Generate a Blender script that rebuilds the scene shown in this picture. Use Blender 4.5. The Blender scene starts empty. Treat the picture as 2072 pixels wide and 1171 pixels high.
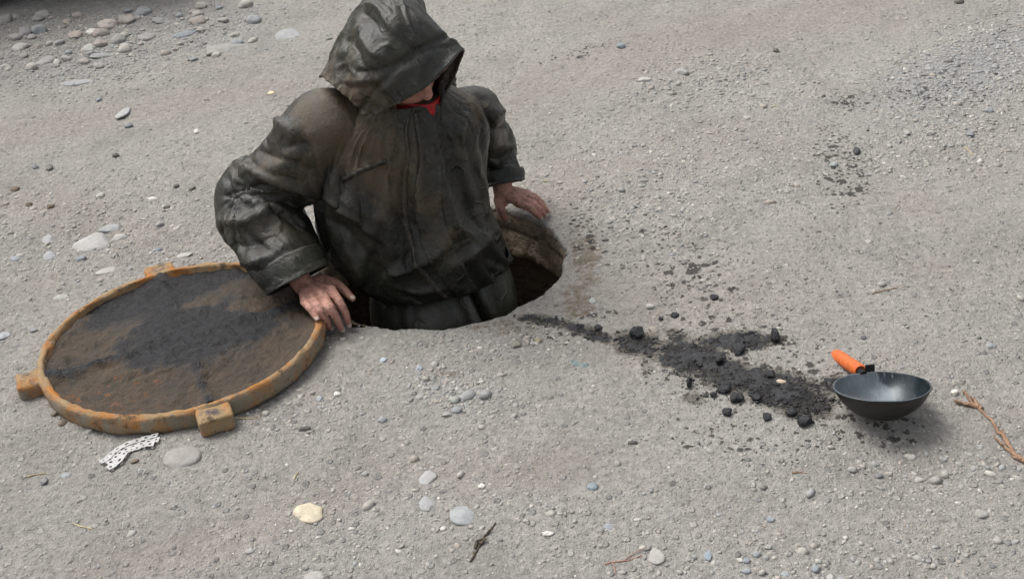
import bpy, bmesh, math, random
import numpy as np
from mathutils import Vector, Matrix, Euler
random.seed(7)
scene = bpy.context.scene
col = scene.collection

# ------------------------------------------------------------------ camera
CAM_H, PITCH, ROLL, FPX = 1.52, math.radians(31.0), math.radians(-5.5), 2450.0
PW, PH = 2072.0, 1171.0
cam_d = bpy.data.cameras.new('camera')
cam = bpy.data.objects.new('camera', cam_d); col.objects.link(cam)
cam_d.sensor_width = 36.0; cam_d.lens = 36.0 * FPX / PW
cam_d.clip_start = 0.05; cam_d.clip_end = 500.0
cam.location = (0, 0, CAM_H)
cam.rotation_euler = (Matrix.Rotation(math.pi / 2 - PITCH, 4, 'X') @ Matrix.Rotation(ROLL, 4, 'Z')).to_euler()
scene.camera = cam

# ------------------------------------------------------------------ light
SUN_EL, SUN_AZ = math.radians(60), math.radians(-52)     # azimuth from +Y towards +X
world = bpy.data.worlds.new('World'); scene.world = world; world.use_nodes = True
nt = world.node_tree; nt.nodes.clear()
sky = nt.nodes.new('ShaderNodeTexSky'); sky.sky_type = 'NISHITA'; sky.sun_disc = False
sky.sun_elevation = SUN_EL; sky.sun_rotation = SUN_AZ
sky.air_density = 1.0; sky.dust_density = 6.0; sky.ozone_density = 1.0; sky.altitude = 300
hs = nt.nodes.new('ShaderNodeHueSaturation'); hs.inputs['Saturation'].default_value = 0.25   # cloud cover greys the sky
bg = nt.nodes.new('ShaderNodeBackground'); bg.inputs['Strength'].default_value = 0.10
wo = nt.nodes.new('ShaderNodeOutputWorld')
nt.links.new(sky.outputs[0], hs.inputs['Color']); nt.links.new(hs.outputs[0], bg.inputs[0]); nt.links.new(bg.outputs[0], wo.inputs[0])
sun_d = bpy.data.lights.new('sun', 'SUN'); sun_d.energy = 1.25; sun_d.angle = math.radians(30); sun_d.color = (1.0, 0.975, 0.945)
sun = bpy.data.objects.new('sun', sun_d); col.objects.link(sun)
sdir = Vector((math.sin(SUN_AZ) * math.cos(SUN_EL), math.cos(SUN_AZ) * math.cos(SUN_EL), math.sin(SUN_EL)))
sun.rotation_euler = (-sdir).to_track_quat('-Z', 'Y').to_euler()
vs = scene.view_settings
vs.view_transform = 'Standard'; vs.look = 'None'; vs.exposure = 1.0; vs.gamma = 1.0; vs.use_curve_mapping = False
scene.render.film_transparent = False
scene.cycles.max_bounces = 6

# ------------------------------------------------------------------ helpers
def ray(u, v):
    x = (u - PW / 2) / FPX; y = -(v - PH / 2) / FPX
    c, s = math.cos(ROLL), math.sin(ROLL)
    x, y = c * x - s * y, s * x + c * y
    return np.array([x, math.cos(PITCH) + y * math.sin(PITCH), -math.sin(PITCH) + y * math.cos(PITCH)])
def gp(u, v, z=0.0):                       # where a sight line of the photograph meets the level z
    d = ray(u, v); t = (z - CAM_H) / d[2]
    return np.array([d[0] * t, d[1] * t, z])
def ap(u, v, y):                           # ... and where it meets the upright plane at depth y
    d = ray(u, v); t = y / d[1]
    return np.array([d[0] * t, y, CAM_H + d[2] * t])

def _hash(ix, iy, iz, seed):
    h = (ix.astype(np.int64) * 374761393 + iy.astype(np.int64) * 668265263 + iz.astype(np.int64) * 2147483647 + seed * 974634777) & 0xFFFFFFFF
    h = ((h ^ (h >> 13)) * 1274126177) & 0xFFFFFFFF
    h = ((h ^ (h >> 16)) * 2246822519) & 0xFFFFFFFF
    return ((h ^ (h >> 15)) & 0xFFFFFF) / float(0x7FFFFF) - 1.0
def vnoise(P, scale=1.0, seed=0):
    P = np.asarray(P, float) * scale
    if P.shape[1] == 2: P = np.c_[P, np.zeros(len(P))]
    i = np.floor(P).astype(np.int64); f = P - i
    w = f * f * f * (f * (f * 6 - 15) + 10)
    out = 0
    for dx in (0, 1):
        for dy in (0, 1):
            for dz in (0, 1):
                k = (w[:, 0] if dx else 1 - w[:, 0]) * (w[:, 1] if dy else 1 - w[:, 1]) * (w[:, 2] if dz else 1 - w[:, 2])
                out = out + k * _hash(i[:, 0] + dx, i[:, 1] + dy, i[:, 2] + dz, seed)
    return out
def fbm(P, scale, octaves=4, seed=0, gain=0.5):
    o = 0; a = 1.0
    for k in range(octaves):
        o = o + a * vnoise(P, scale * 2.03 ** k, seed + 17 * k); a *= gain
    return o
def smooth(e0, e1, x):
    t = np.clip((x - e0) / (e1 - e0), 0, 1); return t * t * (3 - 2 * t)

def link(o, parent=None):
    col.objects.link(o)
    if parent is not None: o.parent = parent
    return o
def tag(o, label=None, cat=None, group=None, kind=None):
    if label: o['label'] = label
    if cat: o['category'] = cat
    if group: o['group'] = group
    if kind: o['kind'] = kind
    return o
def mesh_np(name, V, F, mat=None, parent=None, smooth_shade=True, attrs=None, colors=None):
    """V (n,3), F (m,3) or (m,4) or list of faces -> one mesh object"""
    me = bpy.data.meshes.new(name)
    if isinstance(F, np.ndarray):
        n, k = F.shape
        me.vertices.add(len(V)); me.vertices.foreach_set('co', np.asarray(V, np.float32).ravel())
        me.loops.add(n * k); me.loops.foreach_set('vertex_index', F.astype(np.int32).ravel())
        me.polygons.add(n); me.polygons.foreach_set('loop_start', np.arange(0, n * k, k, dtype=np.int32))
        me.update(calc_edges=True)
    else:
        me.from_pydata([tuple(map(float, v)) for v in V], [], [list(map(int, f)) for f in F]); me.update()
    if smooth_shade: me.polygons.foreach_set('use_smooth', np.ones(len(me.polygons), bool))
    for an, val in (attrs or {}).items():
        a = me.attributes.new(an, 'FLOAT', 'POINT'); a.data.foreach_set('value', np.asarray(val, np.float32))
    if colors is not None:
        a = me.attributes.new('tone', 'FLOAT_COLOR', 'POINT'); a.data.foreach_set('color', np.asarray(colors, np.float32).ravel())
    if mat: me.materials.append(mat)
    o = bpy.data.objects.new(name, me)
    return link(o, parent)
def empty(name, loc=(0, 0, 0), rz=0.0):
    o = bpy.data.objects.new(name, None); col.objects.link(o); o.location = loc; o.rotation_euler = (0, 0, rz); o.empty_display_size = 0.05
    return o
def grid_faces(nu, nv, wrap_u=False, wrap_v=False):
    iu = np.arange(nu if wrap_u else nu - 1); iv = np.arange(nv if wrap_v else nv - 1)
    a, b = np.meshgrid(iu, iv, indexing='ij'); a = a.ravel(); b = b.ravel(); a2 = (a + 1) % nu; b2 = (b + 1) % nv
    return np.stack([a * nv + b, a2 * nv + b, a2 * nv + b2, a * nv + b2], 1)

class NT:
    """small node-tree writer"""
    def __init__(s, name):
        s.m = bpy.data.materials.new(name); s.m.use_nodes = True; s.t = s.m.node_tree
        s.b = s.t.nodes['Principled BSDF']; s.out = s.t.nodes['Material Output']
    def n(s, typ, props=None, **ins):
        nd = s.t.nodes.new(typ)
        for k, v in (props or {}).items(): setattr(nd, k, v)
        for k, v in ins.items(): s.set(nd.inputs[int(k[1:])] if k[0] == 'i' and k[1:].isdigit() else nd.inputs[k], v)
        return nd
    def set(s, sock, v):
        if isinstance(v, bpy.types.NodeSocket): s.t.links.new(v, sock)
        elif isinstance(v, bpy.types.Node): s.t.links.new(v.outputs[0], sock)
        else:
            if isinstance(v, (tuple, list)) and len(v) == 3 and sock.type == 'RGBA': v = (*v, 1.0)
            sock.default_value = v
    def math(s, op, a, b=0.0, clamp=False): return s.n('ShaderNodeMath', {'operation': op, 'use_clamp': clamp}, i0=a, i1=b).outputs[0]
    def mix(s, f, a, b, mode='MIX'):
        nd = s.n('ShaderNodeMix', {'data_type': 'RGBA', 'blend_type': mode}); s.set(nd.inputs[0], f); s.set(nd.inputs[6], a); s.set(nd.inputs[7], b)
        return nd.outputs[2]
    def ramp(s, x, lo, hi): return s.n('ShaderNodeMapRange', {'interpolation_type': 'SMOOTHSTEP'}, Value=x, **{'From Min': lo, 'From Max': hi}).outputs[0]
    def pos(s): return s.n('ShaderNodeNewGeometry').outputs['Position']
    def obj(s): return s.n('ShaderNodeTexCoord').outputs['Object']
    def noise(s, v, scale, detail=4.0, rough=0.55, out='Fac', dist=0.0): return s.n('ShaderNodeTexNoise', None, Vector=v, Scale=scale, Detail=detail, Roughness=rough, Distortion=dist).outputs[out]
    def voro(s, v, scale, feature='F1', out='Distance', rnd=1.0): return s.n('ShaderNodeTexVoronoi', {'feature': feature}, Vector=v, Scale=scale, Randomness=rnd).outputs[out]
    def attr(s, name, out='Fac'): return s.n('ShaderNodeAttribute', {'attribute_name': name}).outputs[out]
    def scale3(s, v, k): return s.n('ShaderNodeMapping', None, Vector=v, Scale=k).outputs[0]
    def bump(s, h, strength=0.5, dist=0.01, normal=None):
        nd = s.n('ShaderNodeBump', None, Height=h, Strength=strength, Distance=dist)
        if normal is not None: s.set(nd.inputs['Normal'], normal)
        return nd.outputs[0]
    def bs(s, **k):
        for a, v in k.items(): s.set(s.b.inputs[a.replace('_', ' ')], v)
        return s.m

# fields on the ground: ellipses marked on the photograph's ground, kept as world ellipses
class Field:
    def __init__(s, blobs):
        s.e = []
        for (u, v, ru, rv, rot, w) in blobs:
            c = gp(u, v)[:2]; cr, sr = math.cos(math.radians(rot)), math.sin(math.radians(rot))
            a = gp(u + ru * cr * .5, v + ru * sr * .5)[:2] - gp(u - ru * cr * .5, v - ru * sr * .5)[:2]
            b = gp(u - rv * sr * .5, v + rv * cr * .5)[:2] - gp(u + rv * sr * .5, v - rv * cr * .5)[:2]
            s.e.append((c, np.linalg.inv(np.stack([a, b], 1)), w))
    def __call__(s, P):
        o = np.zeros(len(P))
        for c, M, w in s.e:
            d = (P[:, :2] - c) @ M.T
            o = np.maximum(o, w * np.exp(-0.9 * (d ** 2).sum(1) ** 1.5))
        return o
HOLE_C, HOLE_R = np.array([-0.172, 2.70]), 0.318
COVER_C, COVER_R = np.array([-0.768, 2.388]), 0.327
F_SPILL = Field([(1100, 648, 70, 12, 10, .95), (1190, 675, 70, 15, 17, 1.0), (1290, 700, 60, 32, 10, 1.05), (1365, 690, 26, 30, 0, .95), (1400, 735, 95, 42, 14, 1.2),
                 (1490, 700, 90, 24, -4, 1.15), (1545, 705, 60, 16, -10, .95), (1470, 770, 80, 40, 16, 1.1), (1580, 800, 115, 45, 14, 1.25), (1640, 830, 60, 40, 0, 1.15), (1680, 790, 35, 35, 0, .95),
                 (1310, 755, 18, 30, 0, .6), (1410, 820, 40, 20, 10, .7)])
F_OIL = Field([(1400, 560, 130, 90, 20, .62), (1330, 500, 120, 50, 20, .5), (1410, 540, 45, 22, 0, .85), (1405, 585, 22, 22, 0, .8), (1240, 525, 90, 40, 0, .5),
               (1500, 740, 260, 130, 12, .60), (1500, 900, 210, 50, 5, .55), (1750, 860, 150, 60, 10, .62), (1700, 340, 75, 110, -15, .66), (1720, 205, 70, 24, -8, .66), (1700, 395, 30, 30, 0, .70),
               (1720, 345, 35, 14, 0, .72), (1850, 190, 140, 20, -8, .6), (1180, 105, 110, 14, -15, .62), (1110, 665, 120, 30, 12, .6), (1950, 190, 120, 50, 0, .45), (1185, 470, 60, 60, 0, .55),
               (1620, 560, 250, 160, 0, .34), (430, 850, 90, 20, 0, .4), (1330, 750, 60, 40, 40, .62), (1215, 640, 60, 16, -5, .66), (1900, 560, 200, 200, 0, .3)])
F_BROWN = Field([(1185, 520, 45, 90, 0, .9), (1170, 610, 50, 60, 0, .9), (900, 755, 60, 18, 0, .8), (1130, 875, 30, 12, 0, .9), (1030, 660, 110, 22, 0, .85), (860, 690, 90, 20, 0, .5), (1400, 190, 260, 60, -10, .35), (1060, 690, 60, 14, 0, .7)])
F_TEAL = Field([(1170, 740, 32, 10, 12, 1.0), (1235, 790, 12, 8, 0, .9), (1480, 745, 14, 5, 0, .4)])
F_GRAV = Field([(180, 95, 330, 75, -8, 1.0), (1960, 130, 230, 90, -20, .95), (1480, 165, 200, 60, 5, .8), (930, 790, 120, 50, 20, .75), (1880, 280, 200, 80, 0, .6), (1280, 420, 180, 80, 0, .5), (1380, 320, 250, 120, 0, .4),
                (250, 480, 300, 110, 0, .32), (1560, 1120, 400, 60, 0, .22), (1880, 960, 200, 60, 0, .25), (1000, 700, 160, 30, 0, .55), (620, 830, 150, 60, 0, .4), (900, 1000, 300, 120, 0, .12)])
F_BLUE = Field([(1980, 130, 230, 75, -20, 1.0), (150, 130, 260, 40, -8, .5), (400, 60, 160, 60, 0, .5), (930, 800, 110, 40, 0, .5)])
F_PINK = Field([(1500, 60, 500, 40, -12, .8), (300, 230, 500, 30, -10, .7), (150, 440, 300, 50, 15, .7), (1280, 350, 350, 60, -12, .5), (1400, 620, 300, 90, 0, .6), (500, 1080, 500, 60, -20, .7), (1000, 950, 300, 50, 0, .5), (1250, 150, 300, 25, -12, .6)])

def gz(P):
    """height of the worn dirt surface"""
    P = np.asarray(P, float)[:, :2]
    r = np.hypot(P[:, 0] - HOLE_C[0], P[:, 1] - HOLE_C[1])
    k = smooth(0.30, 0.75, r) * .8 + .2
    c, s = math.cos(math.radians(28)), math.sin(math.radians(28))
    Q = np.stack([(P[:, 0] * c + P[:, 1] * s) * .55, (-P[:, 0] * s + P[:, 1] * c) * 2.2], 1)
    z = .012 * vnoise(P, .8, 3) + .010 * vnoise(Q, 1.6, 5) + .0045 * vnoise(Q, 4.3, 9) + .0042 * vnoise(P, 9, 11) + .0026 * vnoise(P, 24, 13)
    return z * k - .004 * smooth(.40, .318, r)
def gz1(x, y): return float(gz(np.array([[x, y]]))[0])

# ------------------------------------------------------------------ materials for the setting
def mat_ground():
    g = NT('packed dirt'); p = g.pos()
    n0 = g.noise(p, 1.3, 5, .6); n1 = g.noise(p, 9, 6, .65); n2 = g.noise(p, 70, 5, .7); n3 = g.noise(p, 420, 3, .7)
    c = g.mix(g.ramp(n0, .35, .68), (.356, .340, .310), (.314, .298, .270))
    c = g.mix(g.math('MULTIPLY', g.ramp(n1, .4, .75), .55), c, (.395, .378, .345))
    n4 = g.noise(p, 4.2, 5, .62); n5 = g.noise(p, 30, 5, .68)
    c = g.mix(g.math('MULTIPLY', g.ramp(n4, .48, .68), .7), c, (.282, .268, .244)); c = g.mix(g.math('MULTIPLY', g.ramp(g.noise(p, 2.6, 4, .6), .5, .7), .5), c, (.355, .322, .282)); c = g.mix(g.math('MULTIPLY', g.ramp(n5, .58, .72), .28), c, (.245, .232, .21))
    c = g.mix(g.math('MULTIPLY', g.attr('pink'), .40), c, (.300, .255, .215))
    c = g.mix(g.math('MULTIPLY', g.attr('blue'), .5), c, (.285, .290, .290))
    # grit: two sizes of embedded grains, each grain with its own tone
    for sc, lo, amt in ((115, .52, .55), (48, .72, .75)):
        vv = g.n('ShaderNodeTexVoronoi', {'feature': 'F1'}, Vector=p, Scale=sc)
        rnd = g.n('ShaderNodeSeparateColor', None, Color=vv.outputs['Color'])
        mask = g.math('MULTIPLY', g.ramp(vv.outputs['Distance'], .40, .26), g.ramp(rnd.outputs[0], lo, lo + .04))
        tone = g.n('ShaderNodeValToRGB', None, Fac=rnd.outputs[1])
        cr = tone.color_ramp; cr.elements[0].color = (.17, .165, .155, 1); cr.elements[1].color = (.50, .48, .44, 1)
        e = cr.elements.new(.3); e.color = (.27, .27, .265, 1); e = cr.elements.new(.6); e.color = (.33, .305, .27, 1); e = cr.elements.new(.82); e.color = (.38, .36, .33, 1)
        c = g.mix(g.math('MULTIPLY', mask, amt), c, tone.outputs[0])
        if sc == 115: m1 = mask
        else: m2 = mask
    c = g.mix(.55, c, g.mix(1.0, c, g.n('ShaderNodeMapRange', None, Value=n2, **{'From Min': .3, 'From Max': .7, 'To Min': .50, 'To Max': 1.42}).outputs[0], 'MULTIPLY'))
    c = g.mix(.5, c, g.mix(1.0, c, g.n('ShaderNodeMapRange', None, Value=n3, **{'From Min': .3, 'From Max': .7, 'To Min': .48, 'To Max': 1.48}).outputs[0], 'MULTIPLY'))
    # stains: brown damp soil, oil speckles, old turquoise paint
    sp = g.noise(p, 34, 4, .62); sp2 = g.noise(p, 105, 3, .6)
    spm = g.math('ADD', g.math('MULTIPLY', sp, .55), g.math('MULTIPLY', sp2, .45))
    br = g.ramp(g.math('ADD', g.math('MULTIPLY', g.attr('brown'), .42), g.math('ADD', g.math('MULTIPLY', g.noise(p, 20, 5, .6), .6), g.math('MULTIPLY', g.noise(p, 75, 4, .7), .5))), .78, 1.02)
    c = g.mix(g.math('MULTIPLY', br, .8), c, (.135, .095, .052))
    wp = g.n('ShaderNodeVectorMath', {'operation': 'ADD'}, i0=p, i1=g.n('ShaderNodeVectorMath', {'operation': 'SCALE'}, i0=g.noise(p, 45, 4, .7, out='Color'), Scale=.030).outputs[0]).outputs[0]; oil = 0
    for sc, k0 in ((13.0, .62), (30.0, .95), (68.0, 1.15)):
        vo = g.n('ShaderNodeTexVoronoi', {'feature': 'F1'}, Vector=wp, Scale=sc); rn = g.n('ShaderNodeSeparateColor', None, Color=vo.outputs['Color']).outputs[0]
        rad = g.math('SUBTRACT', g.math('MULTIPLY', g.math('MULTIPLY', g.attr('oil'), rn), k0), .09); mk = g.ramp(g.math('SUBTRACT', rad, vo.outputs['Distance']), -.02, .06); oil = mk if oil == 0 else g.math('MAXIMUM', oil, mk)
    c = g.mix(g.math('MULTIPLY', oil, .88), c, (.046, .043, .039))
    sl = g.ramp(g.math('ADD', g.math('MULTIPLY', g.attr('spill'), .40), g.math('ADD', g.math('MULTIPLY', spm, .45), g.math('MULTIPLY', g.noise(p, 60, 6, .72), .6))), .825, .905)
    dm = g.ramp(g.math('ADD', g.math('MULTIPLY', g.attr('spill'), .45), g.math('ADD', g.math('MULTIPLY', spm, .5), g.math('MULTIPLY', g.noise(p, 26, 5, .7), .5))), .66, .84); c = g.mix(g.math('MULTIPLY', dm, .72), c, (.105, .092, .074))
    c = g.mix(g.math('MULTIPLY', sl, .95), c, g.mix(g.ramp(n5, .4, .65), (.016, .016, .017), (.040, .038, .035)))
    te = g.ramp(g.math('ADD', g.math('MULTIPLY', g.attr('teal'), .5), g.math('MULTIPLY', spm, .8)), .70, .86)
    c = g.mix(g.math('MULTIPLY', te, .6), c, (.16, .32, .33))
    h = g.math('ADD', g.math('MULTIPLY', m1, .35), g.math('MULTIPLY', m2, .7))
    h = g.math('ADD', h, g.math('MULTIPLY', n2, .9)); h = g.math('ADD', h, g.math('MULTIPLY', n3, .55)); h = g.math('ADD', h, g.math('MULTIPLY', n1, 1.0)); h = g.math('ADD', h, g.math('MULTIPLY', n5, 2.2))
    rough = g.n('ShaderNodeMapRange', None, Value=sl, **{'To Min': .95, 'To Max': .38}).outputs[0]
    return g.bs(Base_Color=c, Roughness=rough, Normal=g.bump(h, 1.0, .008), Specular_IOR_Level=.25)
def mat_gravel(name='gravel stone'):
    g = NT(name); p = g.pos()
    c = g.mix(g.ramp(g.noise(p, 160, 4, .6), .3, .7), g.mix(1, g.attr('tone', 'Color'), (.78, .77, .75), 'MULTIPLY'), g.attr('tone', 'Color'))
    return g.bs(Base_Color=c, Roughness=.9, Normal=g.bump(g.noise(p, 300, 3), .4, .002), Specular_IOR_Level=.3)
M = {}
M['ground'] = mat_ground(); M['gravel'] = mat_gravel()

# ------------------------------------------------------------------ ground: one sheet with the manhole opening, out to the horizon
def build_ground():
    N = 640
    rr = [HOLE_R]
    while rr[-1] < 5.0: rr.append(rr[-1] + max(.006, min(.03, (rr[-1] - HOLE_R) * .12)))
    while rr[-1] < 240: rr.append(rr[-1] * 1.16)
    rr = np.array(rr); th = np.linspace(0, 2 * math.pi, N, endpoint=False)
    R, T = np.meshgrid(rr, th, indexing='ij')
    edge = .007 * vnoise(np.stack([np.cos(th) * 2.2, np.sin(th) * 2.2], 1), 2.2, 21) + .004 * vnoise(np.stack([np.cos(th), np.sin(th)], 1), 14, 22) + .002 * vnoise(np.stack([np.cos(th), np.sin(th)], 1), 40, 23)
    # broken-out notch in the lip beside the cover
    notch = np.exp(-((np.degrees(th) - 232) / 5.5) ** 2) * .030 + np.exp(-((np.degrees(th) - 214) / 5) ** 2) * -.012
    R = R + (edge + notch)[None, :] * np.exp(-(R - HOLE_R) / .05)
    X = HOLE_C[0] + R * np.cos(T); Y = HOLE_C[1] + R * np.sin(T)
    P = np.stack([X.ravel(), Y.ravel()], 1)
    z = gz(P); z[R.ravel() > 12] *= .3
    V = np.c_[P, z]
    # lip turns down into the shaft
    lip = V[:N].copy(); lip[:, 2] -= .010; d = (lip[:, :2] - HOLE_C); lip[:, :2] = HOLE_C + d * .988
    lip2 = lip.copy(); lip2[:, 2] -= .016; lip2[:, :2] = HOLE_C + d * 1.03
    V = np.vstack([lip2, lip, V]); nr = len(rr) + 2
    F = grid_faces(nr, N, wrap_v=True)
    A = dict(oil=F_OIL(V), spill=F_SPILL(V), brown=F_BROWN(V), teal=F_TEAL(V), pink=F_PINK(V), blue=F_BLUE(V))
    o = mesh_np('ground', V, F, M['ground'], attrs=A)
    return tag(o, 'pale grey packed dirt and gravel ground with dark oil stains', kind='structure')
build_ground()

def mat_shaft():
    g = NT('damp shaft wall'); p = g.pos()
    n = g.noise(p, 14, 6, .65); n2 = g.noise(p, 70, 5, .65); n3 = g.noise(g.scale3(p, (9, 9, 70)), 1, 4, .6)
    c = g.mix(g.ramp(n, .35, .65), (.165, .118, .076), (.25, .195, .135))
    c = g.mix(g.ramp(n3, .55, .75), c, (.075, .054, .038)); c = g.mix(g.math('MULTIPLY', g.ramp(n2, .55, .7), .7), c, (.27, .225, .17))
    return g.bs(Base_Color=c, Roughness=.8, Normal=g.bump(g.math('ADD', n2, n3), .9, .012))
M['shaft'] = mat_shaft()
def build_shaft():
    prof = [(.325, -.010), (.318, -.02), (.313, -.035), (.310, -.05), (.313, -.065), (.309, -.08), (.312, -.10), (.308, -.118), (.311, -.135), (.320, -.147), (.345, -.156), (.372, -.17), (.385, -.21), (.392, -.30), (.40, -.45), (.41, -.7), (.41, -.95), (.41, -1.03), (.3, -1.035), (.0, -1.035)]
    N = 300; th = np.linspace(0, 2 * math.pi, N, endpoint=False); V = []
    for r, z in prof:
        X = np.stack([np.cos(th), np.sin(th)], 1)
        q = np.c_[X * 1.0, np.full(N, z * 4)]
        dr = (.006 * vnoise(q, 3, 31) + .005 * vnoise(q, 9, 32) + .0045 * vnoise(q, 26, 33)) * (1 if z < -.02 else .3)
        V.append(np.c_[HOLE_C + X * (r + dr)[:, None] * (1 if r > 0 else 0), z + .004 * vnoise(q, 6, 34)])
    V = np.vstack(V); F = grid_faces(len(prof), N, wrap_v=True)
    o = mesh_np('manhole_shaft', V, F, M['shaft']); tag(o, 'round brown earth and concrete manhole shaft the person stands in', kind='structure')
build_shaft()
def build_ring():
    g = NT('dusty concrete'); ps = g.pos(); n = g.noise(ps, 40, 6, .7); n2 = g.noise(ps, 150, 4, .65); c = g.mix(g.ramp(n, .35, .65), (.135, .098, .062), (.195, .155, .110)); c = g.mix(g.ramp(n2, .56, .66), c, (.10, .075, .05))
    m = g.bs(Base_Color=c, Roughness=.9, Normal=g.bump(g.math('ADD', n, n2), 1.0, .008)); N = 300; th = np.linspace(0, 2 * math.pi, N, endpoint=False); X = np.stack([np.cos(th), np.sin(th)], 1); V = []
    for r, z in ((.326, -.008), (.313, -.012), (.3085, -.022), (.307, -.036), (.308, -.050), (.3105, -.060), (.322, -.066)):
        q = np.c_[X, np.full(N, z * 8)]; dr = .0035 * vnoise(q, 5, 36) + .003 * vnoise(q, 17, 37) + .002 * vnoise(q, 44, 38); V.append(np.c_[HOLE_C + X * (r + dr)[:, None], z + .004 * vnoise(q, 8, 39) * (z < -.03)])
    o = mesh_np('manhole_ring', np.vstack(V), grid_faces(7, N, wrap_v=True), m); tag(o, 'dusty brown concrete neck ring around the inside of the hole', kind='structure')
build_ring()

# ------------------------------------------------------------------ fine gravel lying loose on the dirt
ICO_V = None
def ico(sub=0):
    bm = bmesh.new(); bmesh.ops.create_icosphere(bm, subdivisions=sub + 1, radius=1.0)
    V = np.array([v.co[:] for v in bm.verts]); bm.faces.ensure_lookup_table(); F = np.array([[v.index for v in f.verts] for f in bm.faces]); bm.free()
    return V, F
def stone_tone(rng, n, blue):
    base = np.array([[.36, .345, .315], [.43, .415, .38], [.31, .31, .30], [.29, .305, .32], [.38, .335, .295], [.60, .58, .53], [.22, .215, .205], [.34, .35, .335]])
    w = np.array([.24, .2, .17, .1, .1, .06, .05, .08]); k = rng.choice(len(base), n, p=w / w.sum())
    kb = rng.random(n) < blue * .7; k[kb] = 3
    t = base[k] * rng.uniform(.82, 1.18, (n, 1)); return t * .62 + np.array([.35, .33, .295]) * .38          # dusted over
def scatter(n, rmin, rmax, power, seed, dens_floor):
    rng = np.random.default_rng(seed)
    u = rng.uniform(-60, 2132, n * 4); v = rng.uniform(-25, 1230, n * 4)
    # spread over the ground, not the picture: keep with probability of ground area per pixel
    P = np.array([gp(a, b)[:2] for a, b in zip(u, v)]); dist = np.hypot(P[:, 0], P[:, 1])
    keep = rng.random(len(P)) < (dist / 6.0) ** 1.6
    P = P[keep]
    dn = np.clip(dens_floor + F_GRAV(P) * (1 - dens_floor) + .25 * vnoise(P, 3.1, seed) * (dens_floor + F_GRAV(P)), 0, 1)
    P = P[rng.random(len(P)) < dn][:n]
    r = np.hypot(P[:, 0] - HOLE_C[0], P[:, 1] - HOLE_C[1]); P = P[r > HOLE_R + .008]
    r = np.hypot(P[:, 0] - COVER_C[0], P[:, 1] - COVER_C[1]); P = P[r > COVER_R + .004]
    size = rmin * (1 + rng.pareto(power, len(P))); size = np.minimum(size, rmax * (.6 + .4 * F_GRAV(P)))
    return P, size, rng
def build_gravel():
    VS, FS, CS = [], [], []; off = 0
    V0, F0 = ico(0)
    for (n, rmin, rmax, power, seed, fl) in ((56000, .0021, .0068, 3.3, 101, .34), (4200, .0048, .018, 2.7, 202, .07), (46000, .0036, .0105, 2.2, 303, .0)):
        P, size, rng = scatter(n, rmin, rmax, power, seed, fl)
        k = len(P); a = rng.uniform(0, 2 * math.pi, k)
        sx = size * rng.uniform(.85, 1.5, k); sy = size * rng.uniform(.65, 1.1, k); sz = size * rng.uniform(.35, .75, k)
        J = V0[None] * rng.uniform(.62, 1.28, (k, 12, 1))
        L = J * np.stack([sx, sy, sz], 1)[:, None, :]
        tl = rng.normal(0, .22, k); L[..., 2] += L[..., 0] * np.tan(np.clip(tl, -.6, .6))[:, None] * .4
        ca, sa = np.cos(a)[:, None], np.sin(a)[:, None]
        X = L[..., 0] * ca - L[..., 1] * sa + P[:, :1]; Y = L[..., 0] * sa + L[..., 1] * ca + P[:, 1:2]
        Z = L[..., 2] + (gz(P) + sz * rng.uniform(-.60, .22, k))[:, None]
        t = stone_tone(rng, k, F_BLUE(P)); sp = F_SPILL(P) + .2 * vnoise(P, 20, 7)
        dk = smooth(.45, .7, sp)[:, None]; t = t * (1 - dk) + np.array([.03, .03, .031]) * dk
        ol = (rng.random(k) < F_OIL(P) * .30)[:, None]; t = np.where(ol, t * .28, t)
        VS.append(np.stack([X, Y, Z], -1).reshape(-1, 3)); FS.append((F0[None] + (np.arange(k) * 12)[:, None, None]).reshape(-1, 3) + off)
        CS.append(np.repeat(np.c_[t, np.ones(k)], 12, axis=0)); off += k * 12
    o = mesh_np('gravel', np.vstack(VS), np.vstack(FS), M['gravel'], smooth_shade=False, colors=np.vstack(CS))
    tag(o, 'fine grey gravel strewn over the packed dirt', 'gravel', kind='stuff')
build_gravel()

# ------------------------------------------------------------------ manhole cover
def mat_rust():
    g = NT('rusted iron'); p = g.obj()
    n = g.noise(p, 16, 6, .65); n2 = g.noise(p, 60, 5, .7); n3 = g.noise(p, 240, 3, .6)
    c = g.mix(g.ramp(n, .36, .60), (.36, .145, .035), (.29, .205, .110))
    c = g.mix(g.ramp(n2, .56, .66), c, (.20, .165, .125)); c = g.mix(g.math('MULTIPLY', g.ramp(g.noise(p, 28, 5, .7), .57, .66), .9), c, (.085, .055, .035))
    side = g.math('MULTIPLY', g.attr('side'), g.ramp(g.noise(g.scale3(p, (22, 22, 9)), 1, 5, .6), .34, .6))
    c = g.mix(side, c, (.235, .205, .155)); c = g.mix(g.math('MULTIPLY', g.attr('side'), g.ramp(n2, .58, .66)), c, (.17, .075, .03))
    c = g.mix(g.math('MULTIPLY', g.attr('scuff'), g.ramp(n2, .46, .58)), c, (.060, .052, .060))
    return g.bs(Base_Color=c, Roughness=.85, Normal=g.bump(g.math('ADD', n2, n3), .6, .004), Specular_IOR_Level=.3)
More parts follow.
